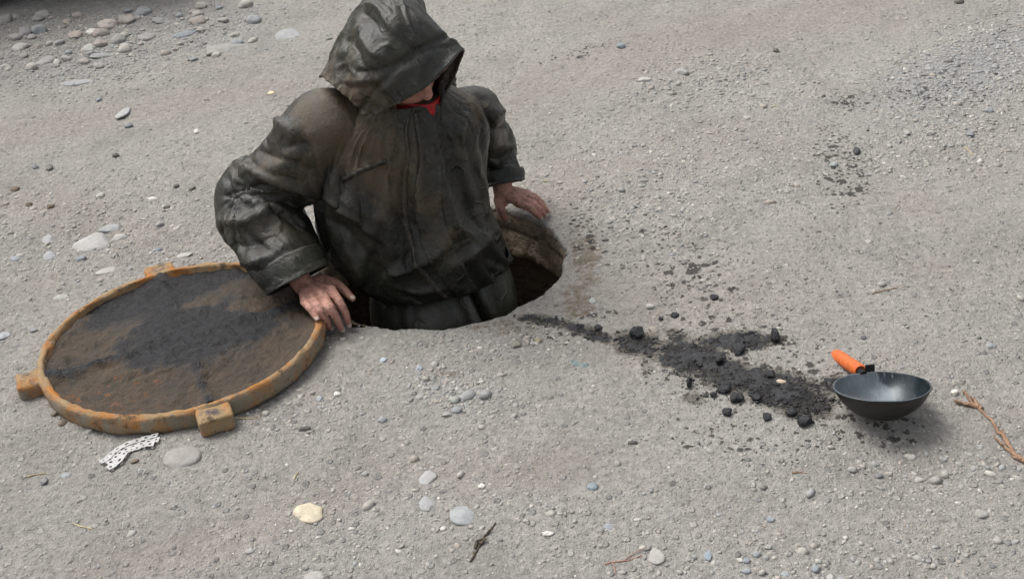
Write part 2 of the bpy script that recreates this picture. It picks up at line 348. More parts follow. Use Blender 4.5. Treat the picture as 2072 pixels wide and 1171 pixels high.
def mat_crust():
    g = NT('mud and tar crust'); p = g.obj()
    n = g.noise(p, 18, 6, .65); n2 = g.noise(p, 85, 5, .7); n3 = g.noise(p, 260, 3, .6)
    mud = g.mix(g.ramp(n, .35, .65), (.086, .061, .040), (.056, .046, .036)); mud = g.mix(g.math('MULTIPLY', g.ramp(n2, .52, .7), .6), mud, (.125, .092, .064))
    ru = g.math('MULTIPLY', g.attr('rust'), g.ramp(g.noise(p, 26, 5, .7), .57, .63)); mud = g.mix(g.math('MULTIPLY', ru, .8), mud, (.24, .088, .028))
    tar = g.mix(g.ramp(n2, .35, .7), (.012, .012, .0135), (.036, .035, .037))
    k = g.ramp(g.math('ADD', g.attr('tar'), g.math('ADD', g.math('MULTIPLY', g.math('SUBTRACT', n, .5), 1.1), g.math('MULTIPLY', g.math('SUBTRACT', n2, .5), .7))), .30, .70)
    c = g.mix(k, mud, tar)
    r = g.n('ShaderNodeMapRange', None, Value=k, **{'To Min': .82, 'To Max': .36}).outputs[0]
    return g.bs(Base_Color=c, Roughness=r, Normal=g.bump(g.math('ADD', n2, g.math('MULTIPLY', n3, .6)), 1.0, .009), Specular_IOR_Level=.4)
M['rust'] = mat_rust(); M['crust'] = mat_crust()
LUGS = [-158.5, -69, 20.5, 110.5]
def build_cover():
    cx, cy = COVER_C; root = empty('manhole_cover', (cx, cy, gz1(cx, cy) - .006))
    tag(root, 'round rusty iron manhole cover with orange rim lying beside the open hole', 'manhole cover')
    N = 220; th = np.linspace(0, 2 * math.pi, N, endpoint=False)
    prof = [(.300, .012, 0), (.308, .030, 0), (.3095, .0395, 0), (.3115, .0430, 0), (.3150, .0445, 0), (.3195, .0440, 0), (.3235, .0425, .1), (.3262, .0390, .6), (.3275, .032, 1), (.328, .020, 1), (.327, .006, 1), (.324, .000, 1), (.300, .001, 1)]
    V, S = [], []
    for i, (r, z, s) in enumerate(prof):
        q = np.c_[np.cos(th), np.sin(th), np.full(N, r * 30 + z * 30)]
        V.append(np.c_[np.cos(th) * (r + .0028 * vnoise(q, 7, 41) + .0024 * vnoise(q, 26, 42)), np.sin(th) * (r + .0028 * vnoise(q, 7, 41) + .0024 * vnoise(q, 26, 42)), z + (.0022 * vnoise(q, 9, 43) + .0024 * vnoise(q, 31, 44)) * (1 if .01 < z else 0)])
        S.append(np.full(N, s))
    mesh_np('rim', np.vstack(V), grid_faces(len(prof), N, wrap_v=True), M['rust'], root, attrs=dict(side=np.concatenate(S), scuff=np.zeros(N * len(prof))))
    # plate: packed with mud between the ribs, tar over the hub and the ribs
    rr = np.linspace(0, .311, 90) ** .9 * .311 / .311 ** .9; N = 260; th = np.linspace(0, 2 * math.pi, N, endpoint=False)
    R, T = np.meshgrid(rr, th, indexing='ij'); X = (R * np.cos(T)).ravel(); Y = (R * np.sin(T)).ravel(); P = np.stack([X, Y], 1); R = R.ravel(); T = np.degrees(T.ravel())
    rib = np.zeros(len(P)); ridge = np.zeros(len(P))
    for a in LUGS:
        d = np.radians(a); al = X * math.cos(d) + Y * math.sin(d); ac = -X * math.sin(d) + Y * math.cos(d) + .008 * vnoise(P, 14, 51)
        f = smooth(-.01, .05, al); wd = .018 + .04 * smooth(.2, 0, al)
        rib = np.maximum(rib, np.exp(-(ac / wd) ** 2) * f)
        ridge = np.maximum(ridge, np.exp(-(ac / (wd * .55)) ** 2) * f)
    hub = np.exp(-((R + .03 * vnoise(P, 11, 58)) / .165) ** 4)
    z = .0215 + .0160 * np.maximum(rib * .95, hub * .75) + .0085 * smooth(.25, .311, R + .02 * vnoise(P, 20, 57)) + .0042 * fbm(P, 16, 3, 52) + .0030 * vnoise(P, 55, 53) * (.45 + np.maximum(rib, hub)) + .0018 * vnoise(P, 120, 54) + .006 * np.maximum(0, vnoise(P, 38, 56) - .35)
    ddir = np.radians(115); up = X * math.cos(ddir) + Y * math.sin(ddir)
    tar = np.maximum(hub * .95, rib * .85) + .85 * smooth(.10, .22, up + .04 * vnoise(P, 9, 55)) * smooth(-.35, .1, X + .2)
    tar = tar + .6 * np.exp(-(((X - .24) / .10) ** 2 + ((Y - .03) / .10) ** 2)) + .5 * np.exp(-(((X - .17) / .03) ** 2 + ((Y + .20) / .05) ** 2)) - .25 * smooth(.0, -.15, up)
    rust = smooth(.06, -.1, up) * .9 * smooth(.05, -.1, X) + .5 * np.exp(-(((X - .10) / .03) ** 2 + ((Y - .13) / .025) ** 2))
    mesh_np('plate', np.c_[P, z], grid_faces(len(rr), N, wrap_v=True), M['crust'], root, attrs=dict(tar=np.clip(tar, 0, 1.2), rust=rust))
    for k, a in enumerate(LUGS):
        bm = bmesh.new(); bmesh.ops.create_cube(bm, size=1)
        for v in bm.verts: v.co = Vector((v.co.x * .058 + .345, v.co.y * (.074 if k != 0 else .066), v.co.z * .039 + .0220))
        bmesh.ops.bevel(bm, geom=bm.edges[:], offset=.0065, segments=3, profile=.5, affect='EDGES')
        bmesh.ops.subdivide_edges(bm, edges=[e for e in bm.edges if e.calc_length() > .02], cuts=6, use_grid_fill=True)
        V = np.array([v.co[:] for v in bm.verts]); V += np.stack([vnoise(V + 3 * k, 70, 61 + j) for j in range(3)], 1) * .0022
        V[:, 2] = np.where(V[:, 2] < .006, np.maximum(V[:, 2], .0), V[:, 2])
        F = [[v.index for v in f.verts] for f in bm.faces]; bm.free()
        c, s = math.cos(math.radians(a)), math.sin(math.radians(a)); W = np.c_[V[:, 0] * c - V[:, 1] * s, V[:, 0] * s + V[:, 1] * c, V[:, 2]]
        sc = np.exp(-(((V[:, 0] - .348) / .018) ** 2 + (V[:, 1] / .026) ** 2)) * smooth(.034, .040, V[:, 2])
        mesh_np('lug', W, F, M['rust'], root, attrs=dict(side=smooth(.036, .030, V[:, 2]), scuff=sc))
build_cover()

# ------------------------------------------------------------------ black sludge spilt beside the hole
def mat_sludge(name, c0, c1, r0, r1):
    g = NT(name); p = g.pos(); n = g.noise(p, 120, 5, .7); n1 = g.noise(p, 26, 4, .6); n2 = g.noise(p, 380, 3, .6)
    c = g.mix(g.ramp(n, .3, .75), c0, c1); c = g.mix(g.math('MULTIPLY', g.ramp(n1, .56, .72), .55), c, (.075, .066, .055))
    return g.bs(Base_Color=c, Roughness=g.n('ShaderNodeMapRange', None, Value=n1, **{'From Min': .35, 'From Max': .65, 'To Min': r0, 'To Max': r1}).outputs[0], Normal=g.bump(g.math('ADD', n, g.math('MULTIPLY', n2, .5)), .8, .006), Specular_IOR_Level=.5)
M['sludge'] = mat_sludge('wet black sludge', (.008, .008, .0095), (.028, .028, .030), .22, .55)
M['lump'] = mat_sludge('tarry lump', (.006, .0065, .008), (.016, .017, .020), .25, .45)
def build_sludge():
    x = np.arange(.0, .82, .0046); y = np.arange(1.72, 2.52, .0046); X, Y = np.meshgrid(x, y, indexing='ij'); P = np.stack([X.ravel(), Y.ravel()], 1)
    f = F_SPILL(P) + .34 * fbm(P, 15, 4, 71) + .32 * vnoise(P, 48, 72) + .18 * vnoise(P, 120, 76)
    h = np.clip((f - 1.06) * .016, -.012, .0030) + .0026 * vnoise(P, 75, 73) + .0022 * vnoise(P, 150, 74) + .002 * np.maximum(0, vnoise(P, 34, 75)) - .0012
    V = np.c_[P, gz(P) + h]; Fc = grid_faces(len(x), len(y)); ok = (h[Fc] > -.004).any(1)
    Fc = Fc[ok]; used = np.unique(Fc); mp = np.full(len(V), -1); mp[used] = np.arange(len(used)); rng = np.random.default_rng(9)
    V0, F0 = ico(0); C = P[rng.choice(len(P), 9000)]; C = C[F_SPILL(C) + .3 * vnoise(C, 18, 77) > rng.uniform(.35, 1.0, len(C))][:850]; k = len(C); sz = .0014 * (1 + rng.pareto(2.4, k)); sz = np.minimum(sz, .0055)
    G = V0[None] * rng.uniform(.65, 1.25, (k, 12, 1)) * (sz[:, None] * np.stack([rng.uniform(.9, 1.5, k), np.ones(k), rng.uniform(.5, .9, k)], 1))[:, None, :] + np.c_[C, gz(C) + .0008][:, None, :]
    Q = np.r_[mp[Fc][:, [0, 1, 2]], mp[Fc][:, [0, 2, 3]]]; FF = np.r_[Q, (F0[None] + (np.arange(k) * 12)[:, None, None]).reshape(-1, 3) + len(used)]
    o = mesh_np('sludge_spill', np.r_[V[used], G.reshape(-1, 3)], FF, M['sludge']); tag(o, 'black oily sludge spilt across the dirt between hole and pan', 'spill')
build_sludge()
ICO2 = ico(2); ICO3 = ico(3)
def stone_mesh(name, rx, ry, rz, seed, facet=.18, tone=None, mat=None, sub=2):
    V, F = ICO2 if sub == 2 else ICO3; V = V.copy(); rng = np.random.default_rng(seed)
    for k in range(5):                                   # a few broken faces
        d = rng.normal(size=3); d /= np.linalg.norm(d); lim = rng.uniform(.62, .92); q = V @ d; m = q > lim; V[m] -= np.outer(q[m] - lim, d) * .8
    V *= (1 + facet * vnoise(V + seed * 3.1, 1.3, seed) + facet * .4 * vnoise(V + seed, 3.3, seed + 1))[:, None]
    V = V * np.array([rx, ry, rz])
    me_o = mesh_np(name, V, F, mat, colors=None if tone is None else np.tile(np.r_[np.array(tone), 1.0], (len(V), 1)))
    return me_o
def px_m(u, v):                                          # metres per photograph pixel at that spot of ground
    p = gp(u, v); return (p[1] * math.cos(PITCH) + CAM_H * math.sin(PITCH)) / FPX
def put_stone(name, u, v, ru, rv, tone, label, cat, group, seed, bury=.45, flat=.6, mat=None, facet=.18, tall=None):
    s = px_m(u, v); p = gp(u, v); a = gp(u, v + 1) - gp(u, v - 1); depth = np.hypot(a[0], a[1]) / 2
    if bury > .6: ru *= 1.15; rv *= 1.15; bury = .5 + (bury - .5) * .3; flat = .26; tone = np.array(tone) * .92
    rx = ru * s; ry = max(rv * depth * .80, rx * .5); rz = (tall * s if tall else min(rx, ry) * flat)
    o = stone_mesh(name, rx, ry, rz, seed, facet, tone, mat or M['stone'])
    o.location = (p[0], p[1], gz1(p[0], p[1]) + rz * (1 - 2 * bury)); rng = random.Random(seed)
    o.rotation_euler = (rng.uniform(-.15, .15), rng.uniform(-.15, .15), rng.uniform(-.25, .25) + math.atan2(-a[0], -a[1]) * -1)
    return tag(o, label, cat, group)
def mat_stone():
    g = NT('river stone'); p = g.obj(); t = g.attr('tone', 'Color'); r = g.n('ShaderNodeObjectInfo').outputs['Random']
    q = g.n('ShaderNodeVectorMath', {'operation': 'ADD'}, i0=p, i1=g.n('ShaderNodeCombineXYZ', None, X=r, Y=g.math('MULTIPLY', r, 7.0), Z=0.0).outputs[0]).outputs[0]
    n = g.noise(q, 60, 5, .65); n2 = g.noise(q, 280, 4, .6)
    c = g.mix(g.ramp(n, .35, .7), g.mix(1, t, (.80, .79, .77), 'MULTIPLY'), t); c = g.mix(g.math('MULTIPLY', g.ramp(n2, .55, .7), .5), c, g.mix(1, t, (.6, .58, .55), 'MULTIPLY'))
    dust = g.math('MULTIPLY', g.ramp(g.noise(q, 34, 4), .55, .70), .40); c = g.mix(dust, c, (.33, .305, .27))
    return g.bs(Base_Color=c, Roughness=.88, Normal=g.bump(g.math('ADD', n, n2), .5, .002), Specular_IOR_Level=.3)
M['stone'] = mat_stone()
LUMPS = [(1288, 684, 13, 12, 14, 'large rough black lump at the narrow hole-side end of the spill'), (1568, 698, 11, 12, 18, 'tall pointed black lump at the upper right edge of the spill'),
 (1493, 724, 13, 12, 11, 'rounded black lump in the wet streaked middle of the spill'), (1454, 747, 9, 10, 10, 'upright black lump left of the streaked patch in the spill'), (1415, 752, 6, 6, 6, 'smallest black lump in the left half of the spill'),
 (1558, 770, 10, 9, 7, 'flat black lump beside a pale pebble above the spill centre'), (1395, 793, 7, 8, 13, 'thin pointed black lump standing at the left edge of the spill'), (1466, 803, 12, 8, 8, 'broken black lump among pale gravel in the lower spill'),
 (1444, 812, 6, 6, 6, 'little black lump just left of the broken lump in the lower spill'), (1489, 821, 14, 11, 10, 'wide knobbly black lump at the lower left of the spill'), (1531, 819, 9, 8, 7, 'black lump right of the wide knobbly one in the spill'),
 (1470, 849, 10, 8, 8, 'black lump alone on clean dirt below the spill'), (1552, 858, 9, 8, 7, 'black lump at the bottom edge of the spill, left of two bigger ones'), (1600, 852, 11, 10, 8, 'black lump just above the glossiest bottom lump'),
 (1626, 870, 14, 12, 11, 'glossiest round black lump at the bottom of the spill'), (1493, 788, 9, 7, 4, 'low flat black lump in the centre of the spill'), (1211, 668, 8, 7, 5, 'small black lump on the thin trail from the hole'),
 (1445, 612, 8, 6, 6, 'dark lump on the dirt well above the spill'), (1365, 642, 8, 6, 5, 'grey-black pebble above the left part of the spill'), (1337, 649, 5, 4, 4, 'tiny black bit above the left end of the spill, next to a grey-black pebble')]
for i, (u, v, ru, rv, tall, lab) in enumerate(LUMPS):
    put_stone('tar_lump', u, v, ru, rv, None, lab, 'lump', 'black lumps in the spilt sludge', 300 + i, bury=.12, mat=M['lump'], facet=.30, tall=tall * .85)

# ------------------------------------------------------------------ iron pan with the orange handle
def mat_simple(name, c0, c1, sc, rough, metallic=0.0, bump=.3, bd=.001, spec=.5):
    g = NT(name); p = g.obj(); n = g.noise(p, sc, 5, .6)
    return g.bs(Base_Color=g.mix(g.ramp(n, .35, .65), c0, c1), Roughness=rough, Metallic=metallic, Normal=g.bump(g.noise(p, sc * 4, 4), bump, bd), Specular_IOR_Level=spec)
def mat_pan():
    g = NT('blued steel'); p = g.obj(); inn = g.attr('inside'); n = g.noise(p, 22, 5, .6)
    ci = g.mix(g.ramp(n, .35, .7), (.080, .100, .116), (.135, .160, .176))
    ci = g.mix(g.math('MULTIPLY', g.attr('scorch'), g.ramp(g.noise(p, 40, 4), .35, .6)), ci, (.20, .13, .08))
    ci = g.mix(g.attr('wet'), ci, (.012, .020, .025))
    ci = g.mix(g.math('MULTIPLY', g.ramp(g.noise(p, 70, 6, .75), .52, .68), .6), ci, (.055, .062, .066)); ci = g.mix(g.math('MULTIPLY', g.ramp(g.noise(g.scale3(p, (30, 220, 30)), 1, 3, .6), .62, .70), .5), ci, (.24, .25, .25))
    c = g.mix(inn, g.mix(g.ramp(n, .4, .7), (.008, .0075, .0075), (.022, .018, .016)), ci)
    r = g.n('ShaderNodeMapRange', None, Value=inn, **{'To Min': .5, 'To Max': .52}).outputs[0]
    r = g.math('SUBTRACT', r, g.math('MULTIPLY', g.attr('wet'), .22)); r = g.math('ADD', r, g.math('MULTIPLY', g.math('SUBTRACT', n, .5), .25))
    return g.bs(Base_Color=c, Roughness=r, Metallic=g.math('MULTIPLY', inn, .30), Normal=g.bump(g.noise(p, 90, 4), .12, .001))
M['pan'] = mat_pan()
M['handle'] = mat_simple('orange rubber tape', (.60, .130, .022), (.47, .095, .020), 90, .55, bump=.6)
M['blackmetal'] = mat_simple('black metal', (.015, .015, .016), (.03, .03, .03), 40, .5, .4)
def tube(path, radii, n=12, cap=True, squash=1.0):
    path = np.array(path, float); radii = np.broadcast_to(np.asarray(radii, float), (len(path),)); V = []; prev = None
    for i in range(len(path)):
        t = path[min(i + 1, len(path) - 1)] - path[max(i - 1, 0)]; t = t / np.linalg.norm(t)
        ref = np.array([0, 0, 1.0]) if prev is None else prev
        if abs(ref @ t) > .95 and prev is None: ref = np.array([1.0, 0, 0])
        b = ref - (ref @ t) * t; b /= np.linalg.norm(b); prev = b; s = np.cross(t, b)
        a = np.linspace(0, 2 * math.pi, n, endpoint=False); V.append(path[i] + radii[i] * (np.cos(a)[:, None] * b * squash + np.sin(a)[:, None] * s))
    V = np.vstack(V); F = [list(map(int, f)) for f in grid_faces(len(path), n, wrap_v=True)]
    if cap: F += [list(range(n))[::-1], [(len(path) - 1) * n + k for k in range(n)]]
    return V, F
def build_pan():
    A, D = .092, .064; Rs = (A * A + D * D) / (2 * D); c = gp(1776, 840); hd = gp(1700, 706) - gp(1761, 790); az = math.atan2(hd[1], hd[0])
    root = empty('pan', (c[0], c[1], gz1(c[0], c[1]) + Rs - .0015)); tag(root, 'black round-bottomed iron pan with orange handle resting on dirt at right', 'pan')
    root.rotation_mode = 'XYZ'
    tilt = math.radians(17)
    root.matrix_world = Matrix.Translation(root.location) @ Matrix.Rotation(az, 4, 'Z') @ Matrix.Rotation(tilt, 4, 'Y') @ Matrix.Rotation(math.radians(3), 4, 'X')
    phimax = math.acos((Rs - D) / Rs); n = 96; th = np.linspace(0, 2 * math.pi, n, endpoint=False); V, ins, so, we = [], [], [], []
    loc = [(Rs, p, 0) for p in np.linspace(.0005, phimax, 26)]
    rimo = [(Rs + .0012, phimax + .006, .4), (Rs - .001, phimax + .012, .7), (Rs - .0028, phimax + .006, 1)]
    inn = [(Rs - .003, p, 1) for p in np.linspace(phimax, .0005, 30)]
    for r, p, s in loc + rimo + inn:
        q = np.c_[r * math.sin(p) * np.cos(th), r * math.sin(p) * np.sin(th), np.full(n, -r * math.cos(p))]
        q += .0014 * np.stack([vnoise(q, 30, 80), vnoise(q, 30, 81), vnoise(q, 30, 82)], 1)
        V.append(q); ins.append(np.full(n, s)); so.append(np.exp(-(((q[:, 0] - .030) / .024) ** 2 + ((q[:, 1] - .022) / .022) ** 2)) * (s == 1))
        we.append(smooth(.004, -.004, (q[:, 1] + .030 + .012 * np.sin(q[:, 0] * 40) + .006 * vnoise(q, 60, 83))) * (s == 1))
    mesh_np('bowl', np.vstack(V), grid_faces(len(V), n, wrap_v=True), M['pan'], root, attrs=dict(inside=np.concatenate(ins), scorch=np.concatenate(so), wet=np.concatenate(we)))
    zr = -(Rs - D)
    V, F = tube([(A - .004, 0, zr - .004), (A + .012, 0, zr - .001), (A + .03, 0, zr + .001)], [.0085, .008, .0085], 14); mesh_np('socket', V, F, M['blackmetal'], root)
    pts = [(A + .010, 0, zr), (A + .016, 0, zr)] + [(A + .018 + t, 0, zr + .0 - t * .03) for t in np.linspace(.004, .112, 14)] + [(A + .134, 0, zr - .004), (A + .136, 0, zr - .004)]
    rad = [.0115, .0140] + [.0142 + .0006 * math.sin(k * 2.3) for k in range(14)] + [.0146, .0136]
    V, F = tube(pts, rad, 24); V += .0005 * np.stack([vnoise(V, 110, 84 + k) for k in range(3)], 1); mesh_np('handle', V, F, M['handle'], root)
    bm = bmesh.new(); bmesh.ops.create_cube(bm, size=1)
    for v in bm.verts: v.co = Vector((v.co.x * .0035 + A + .008, v.co.y * .020 - .019, v.co.z * .018 + zr + .004))
    bmesh.ops.bevel(bm, geom=bm.edges[:], offset=.0007, segments=1, affect='EDGES')
    V = np.array([v.co[:] for v in bm.verts]); F = [[v.index for v in f.verts] for f in bm.faces]; bm.free(); mesh_np('bracket', V, F, M['blackmetal'], root, smooth_shade=False)
build_pan()

# ------------------------------------------------------------------ twigs, straw and litter
M['twig'] = mat_simple('dry bark', (.30, .185, .115), (.19, .115, .07), 120, .85, bump=.6)
M['straw'] = mat_simple('straw', (.50, .42, .26), (.40, .31, .17), 90, .8)
M['darktwig'] = mat_simple('dark stem', (.085, .065, .04), (.05, .04, .028), 120, .85)
M['litter'] = mat_simple('white plastic', (.44, .437, .425), (.34, .336, .325), 45, .6, bump=.2)
def stick(name, px, rad, mat, label, cat, group=None, lift=.6, branches=(), seed=0):
    rng = np.random.default_rng(seed); VS, FS, off = [], [], 0
    for k, (pp, r) in enumerate([(px, rad)] + list(branches)):
        pts = np.array([gp(u, v) for u, v in pp]); t = np.linspace(0, 1, 6 * (len(pts) - 1) + 1); s = np.linspace(0, 1, len(pts))
        Q = np.stack([np.interp(t, s, pts[:, j]) for j in range(3)], 1); Q[:, :2] += rng.normal(0, r * .35, (len(Q), 2))
        rr = r * (1 - .45 * t) * (1 + rng.normal(0, .12, len(Q))); Q[:, 2] = gz(Q) + rr * lift + (.004 * t if k else 0) + abs(rng.normal(0, r * .3, len(Q)))
        V, F = tube(Q, rr, 7); VS.append(V); FS += [[i + off for i in f] for f in F]; off += len(V)
    o = mesh_np(name, np.vstack(VS), FS, mat); return tag(o, label, cat, group)
stick('twig', [(2080, 946), (2055, 925), (2020, 880), (1985, 838), (1958, 815), (1948, 800)], .0040, M['twig'], 'brown forked dry twig at the right edge below the pan', 'twig', branches=[([(1972, 830), (1955, 826), (1928, 822)], .005), ([(2058, 930), (2035, 912), (2008, 893)], .0035), ([(2075, 944), (2060, 936), (2045, 930)], .004), ([(1985, 836), (1972, 820), (1962, 812)], .004), ([(2040, 905), (2028, 880), (2021, 884)], .003)], seed=1)
stick('weed_stem', [(952, 1138), (968, 1112), (982, 1090), (1004, 1066)], .0024, M['darktwig'], 'thin dark dried weed stem near the bottom edge', 'weed', branches=[([(962, 1115), (966, 1100), (985, 1098)], .003), ([(972, 1106), (978, 1102), (988, 1100)], .003), ([(985, 1088), (990, 1082), (998, 1080)], .002)], seed=2)
stick('dry_root', [(1222, 1138), (1245, 1133), (1270, 1131), (1300, 1122)], .0016, mat_simple('pink root', (.36, .20, .15), (.28, .16, .12), 90, .8), 'thin reddish root strands at the bottom edge', 'root', branches=[([(1240, 1135), (1244, 1150), (1246, 1162)], .001), ([(1262, 1130), (1285, 1118), (1302, 1112)], .001)], seed=3)
STRAWS = [((56, 975), (100, 966), 'pale straw left of the perforated strip near the left edge'), ((1602, 963), (1632, 962), 'short orange-brown straw on dirt below the spill'), ((468, 856), (528, 852), 'thin pale straw beside the front lug of the cover'), ((1560, 216), (1578, 214), 'short yellow straw on the gravel at upper right'),
 ((1098, 372), (1112, 371), 'short yellow straw behind the person\'s far hand'), ((1950, 305), (1968, 320), 'white straw on grey gravel at the upper right edge'), ((1765, 602), (1820, 590), 'thin grey straw above the orange handle'), ((150, 1066), (190, 1078), 'faint pale straw at the lower left'), ((596, 978), (604, 962), 'tiny pale straw right of the embedded boulder top')]
for k, (a, b, lab) in enumerate(STRAWS):
    stick('straw', [a, ((a[0] + b[0]) / 2, (a[1] + b[1]) / 2 + random.uniform(-2, 2)), b], .0016, M['twig'] if 'orange' in lab else M['straw'], lab, 'straw', 'straws on the dirt', seed=20 + k)
def build_strip():
    # bent strip of perforated white plastic: cells with a round hole each, brick-wise
    pts = np.array([gp(u, v)[:2] for u, v in ((214, 956), (234, 945), (248, 925), (266, 914), (295, 907), (328, 905))])
    s = np.r_[0, np.cumsum(np.hypot(*np.diff(pts, axis=0).T))]; L = s[-1]; Wd = .030; cell = .0165
    def at(a, b):
        x = np.interp(a, s, pts[:, 0]); y = np.interp(a, s, pts[:, 1]); d = .008
        tx = np.interp(a + d, s, pts[:, 0]) - np.interp(a - d, s, pts[:, 0]); ty = np.interp(a + d, s, pts[:, 1]) - np.interp(a - d, s, pts[:, 1]); l = math.hypot(tx, ty)
        return x - ty / l * b, y + tx / l * b
    V, F = [], []
    for row in range(3):
        for k in range(int(L / cell)):
            if False: continue
            a0 = (k + .5 + .5 * (row % 2)) * cell; b0 = (row - 1) * cell * .92; ob = len(V); hr = cell * random.uniform(.16, .21)
            sq = [(1, 0), (1, 1), (0, 1), (-1, 1), (-1, 0), (-1, -1), (0, -1), (1, -1)]
            for q, (sx, sy) in enumerate(sq):
                for (da, db) in ((sx * cell * .502, sy * cell * .462), (hr * math.cos(q * math.pi / 4), hr * math.sin(q * math.pi / 4))):
                    x, y = at(min(max(a0 + da, .001), L - .001), b0 + db); V.append((x, y, gz1(x, y) + .004 + .0025 * math.sin(a0 * 60) + .002 * (b0 / .015) ** 2))
            for q in range(8): j = (q + 1) % 8; F.append([ob + 2 * q, ob + 2 * j, ob + 2 * j + 1, ob + 2 * q + 1])
    o = mesh_np('plastic_strip', V, F, M['litter'], smooth_shade=False); md = o.modifiers.new('thickness', 'SOLIDIFY'); md.thickness = .0012
    tag(o, 'torn white plastic strip full of round holes, below the cover', 'litter')
    # shred beside it
    V, F = [], []
    for (a, b) in (((280, 968), (300, 964)), ((284, 972), (292, 960)), ((292, 974), (303, 962))):
        v, f = tube([gp(*a) + [0, 0, .006], gp((a[0] + b[0]) / 2, (a[1] + b[1]) / 2) + [0, 0, .008], gp(*b) + [0, 0, .006]], .0014, 5); F += [[i + len(V) for i in q] for q in f]; V += list(v)
    V = np.array(V); V[:, 2] += gz(V); o = mesh_np('plastic_shred', V, F, M['litter']); tag(o, 'tiny white plastic shred just below the perforated strip', 'litter')
build_strip()

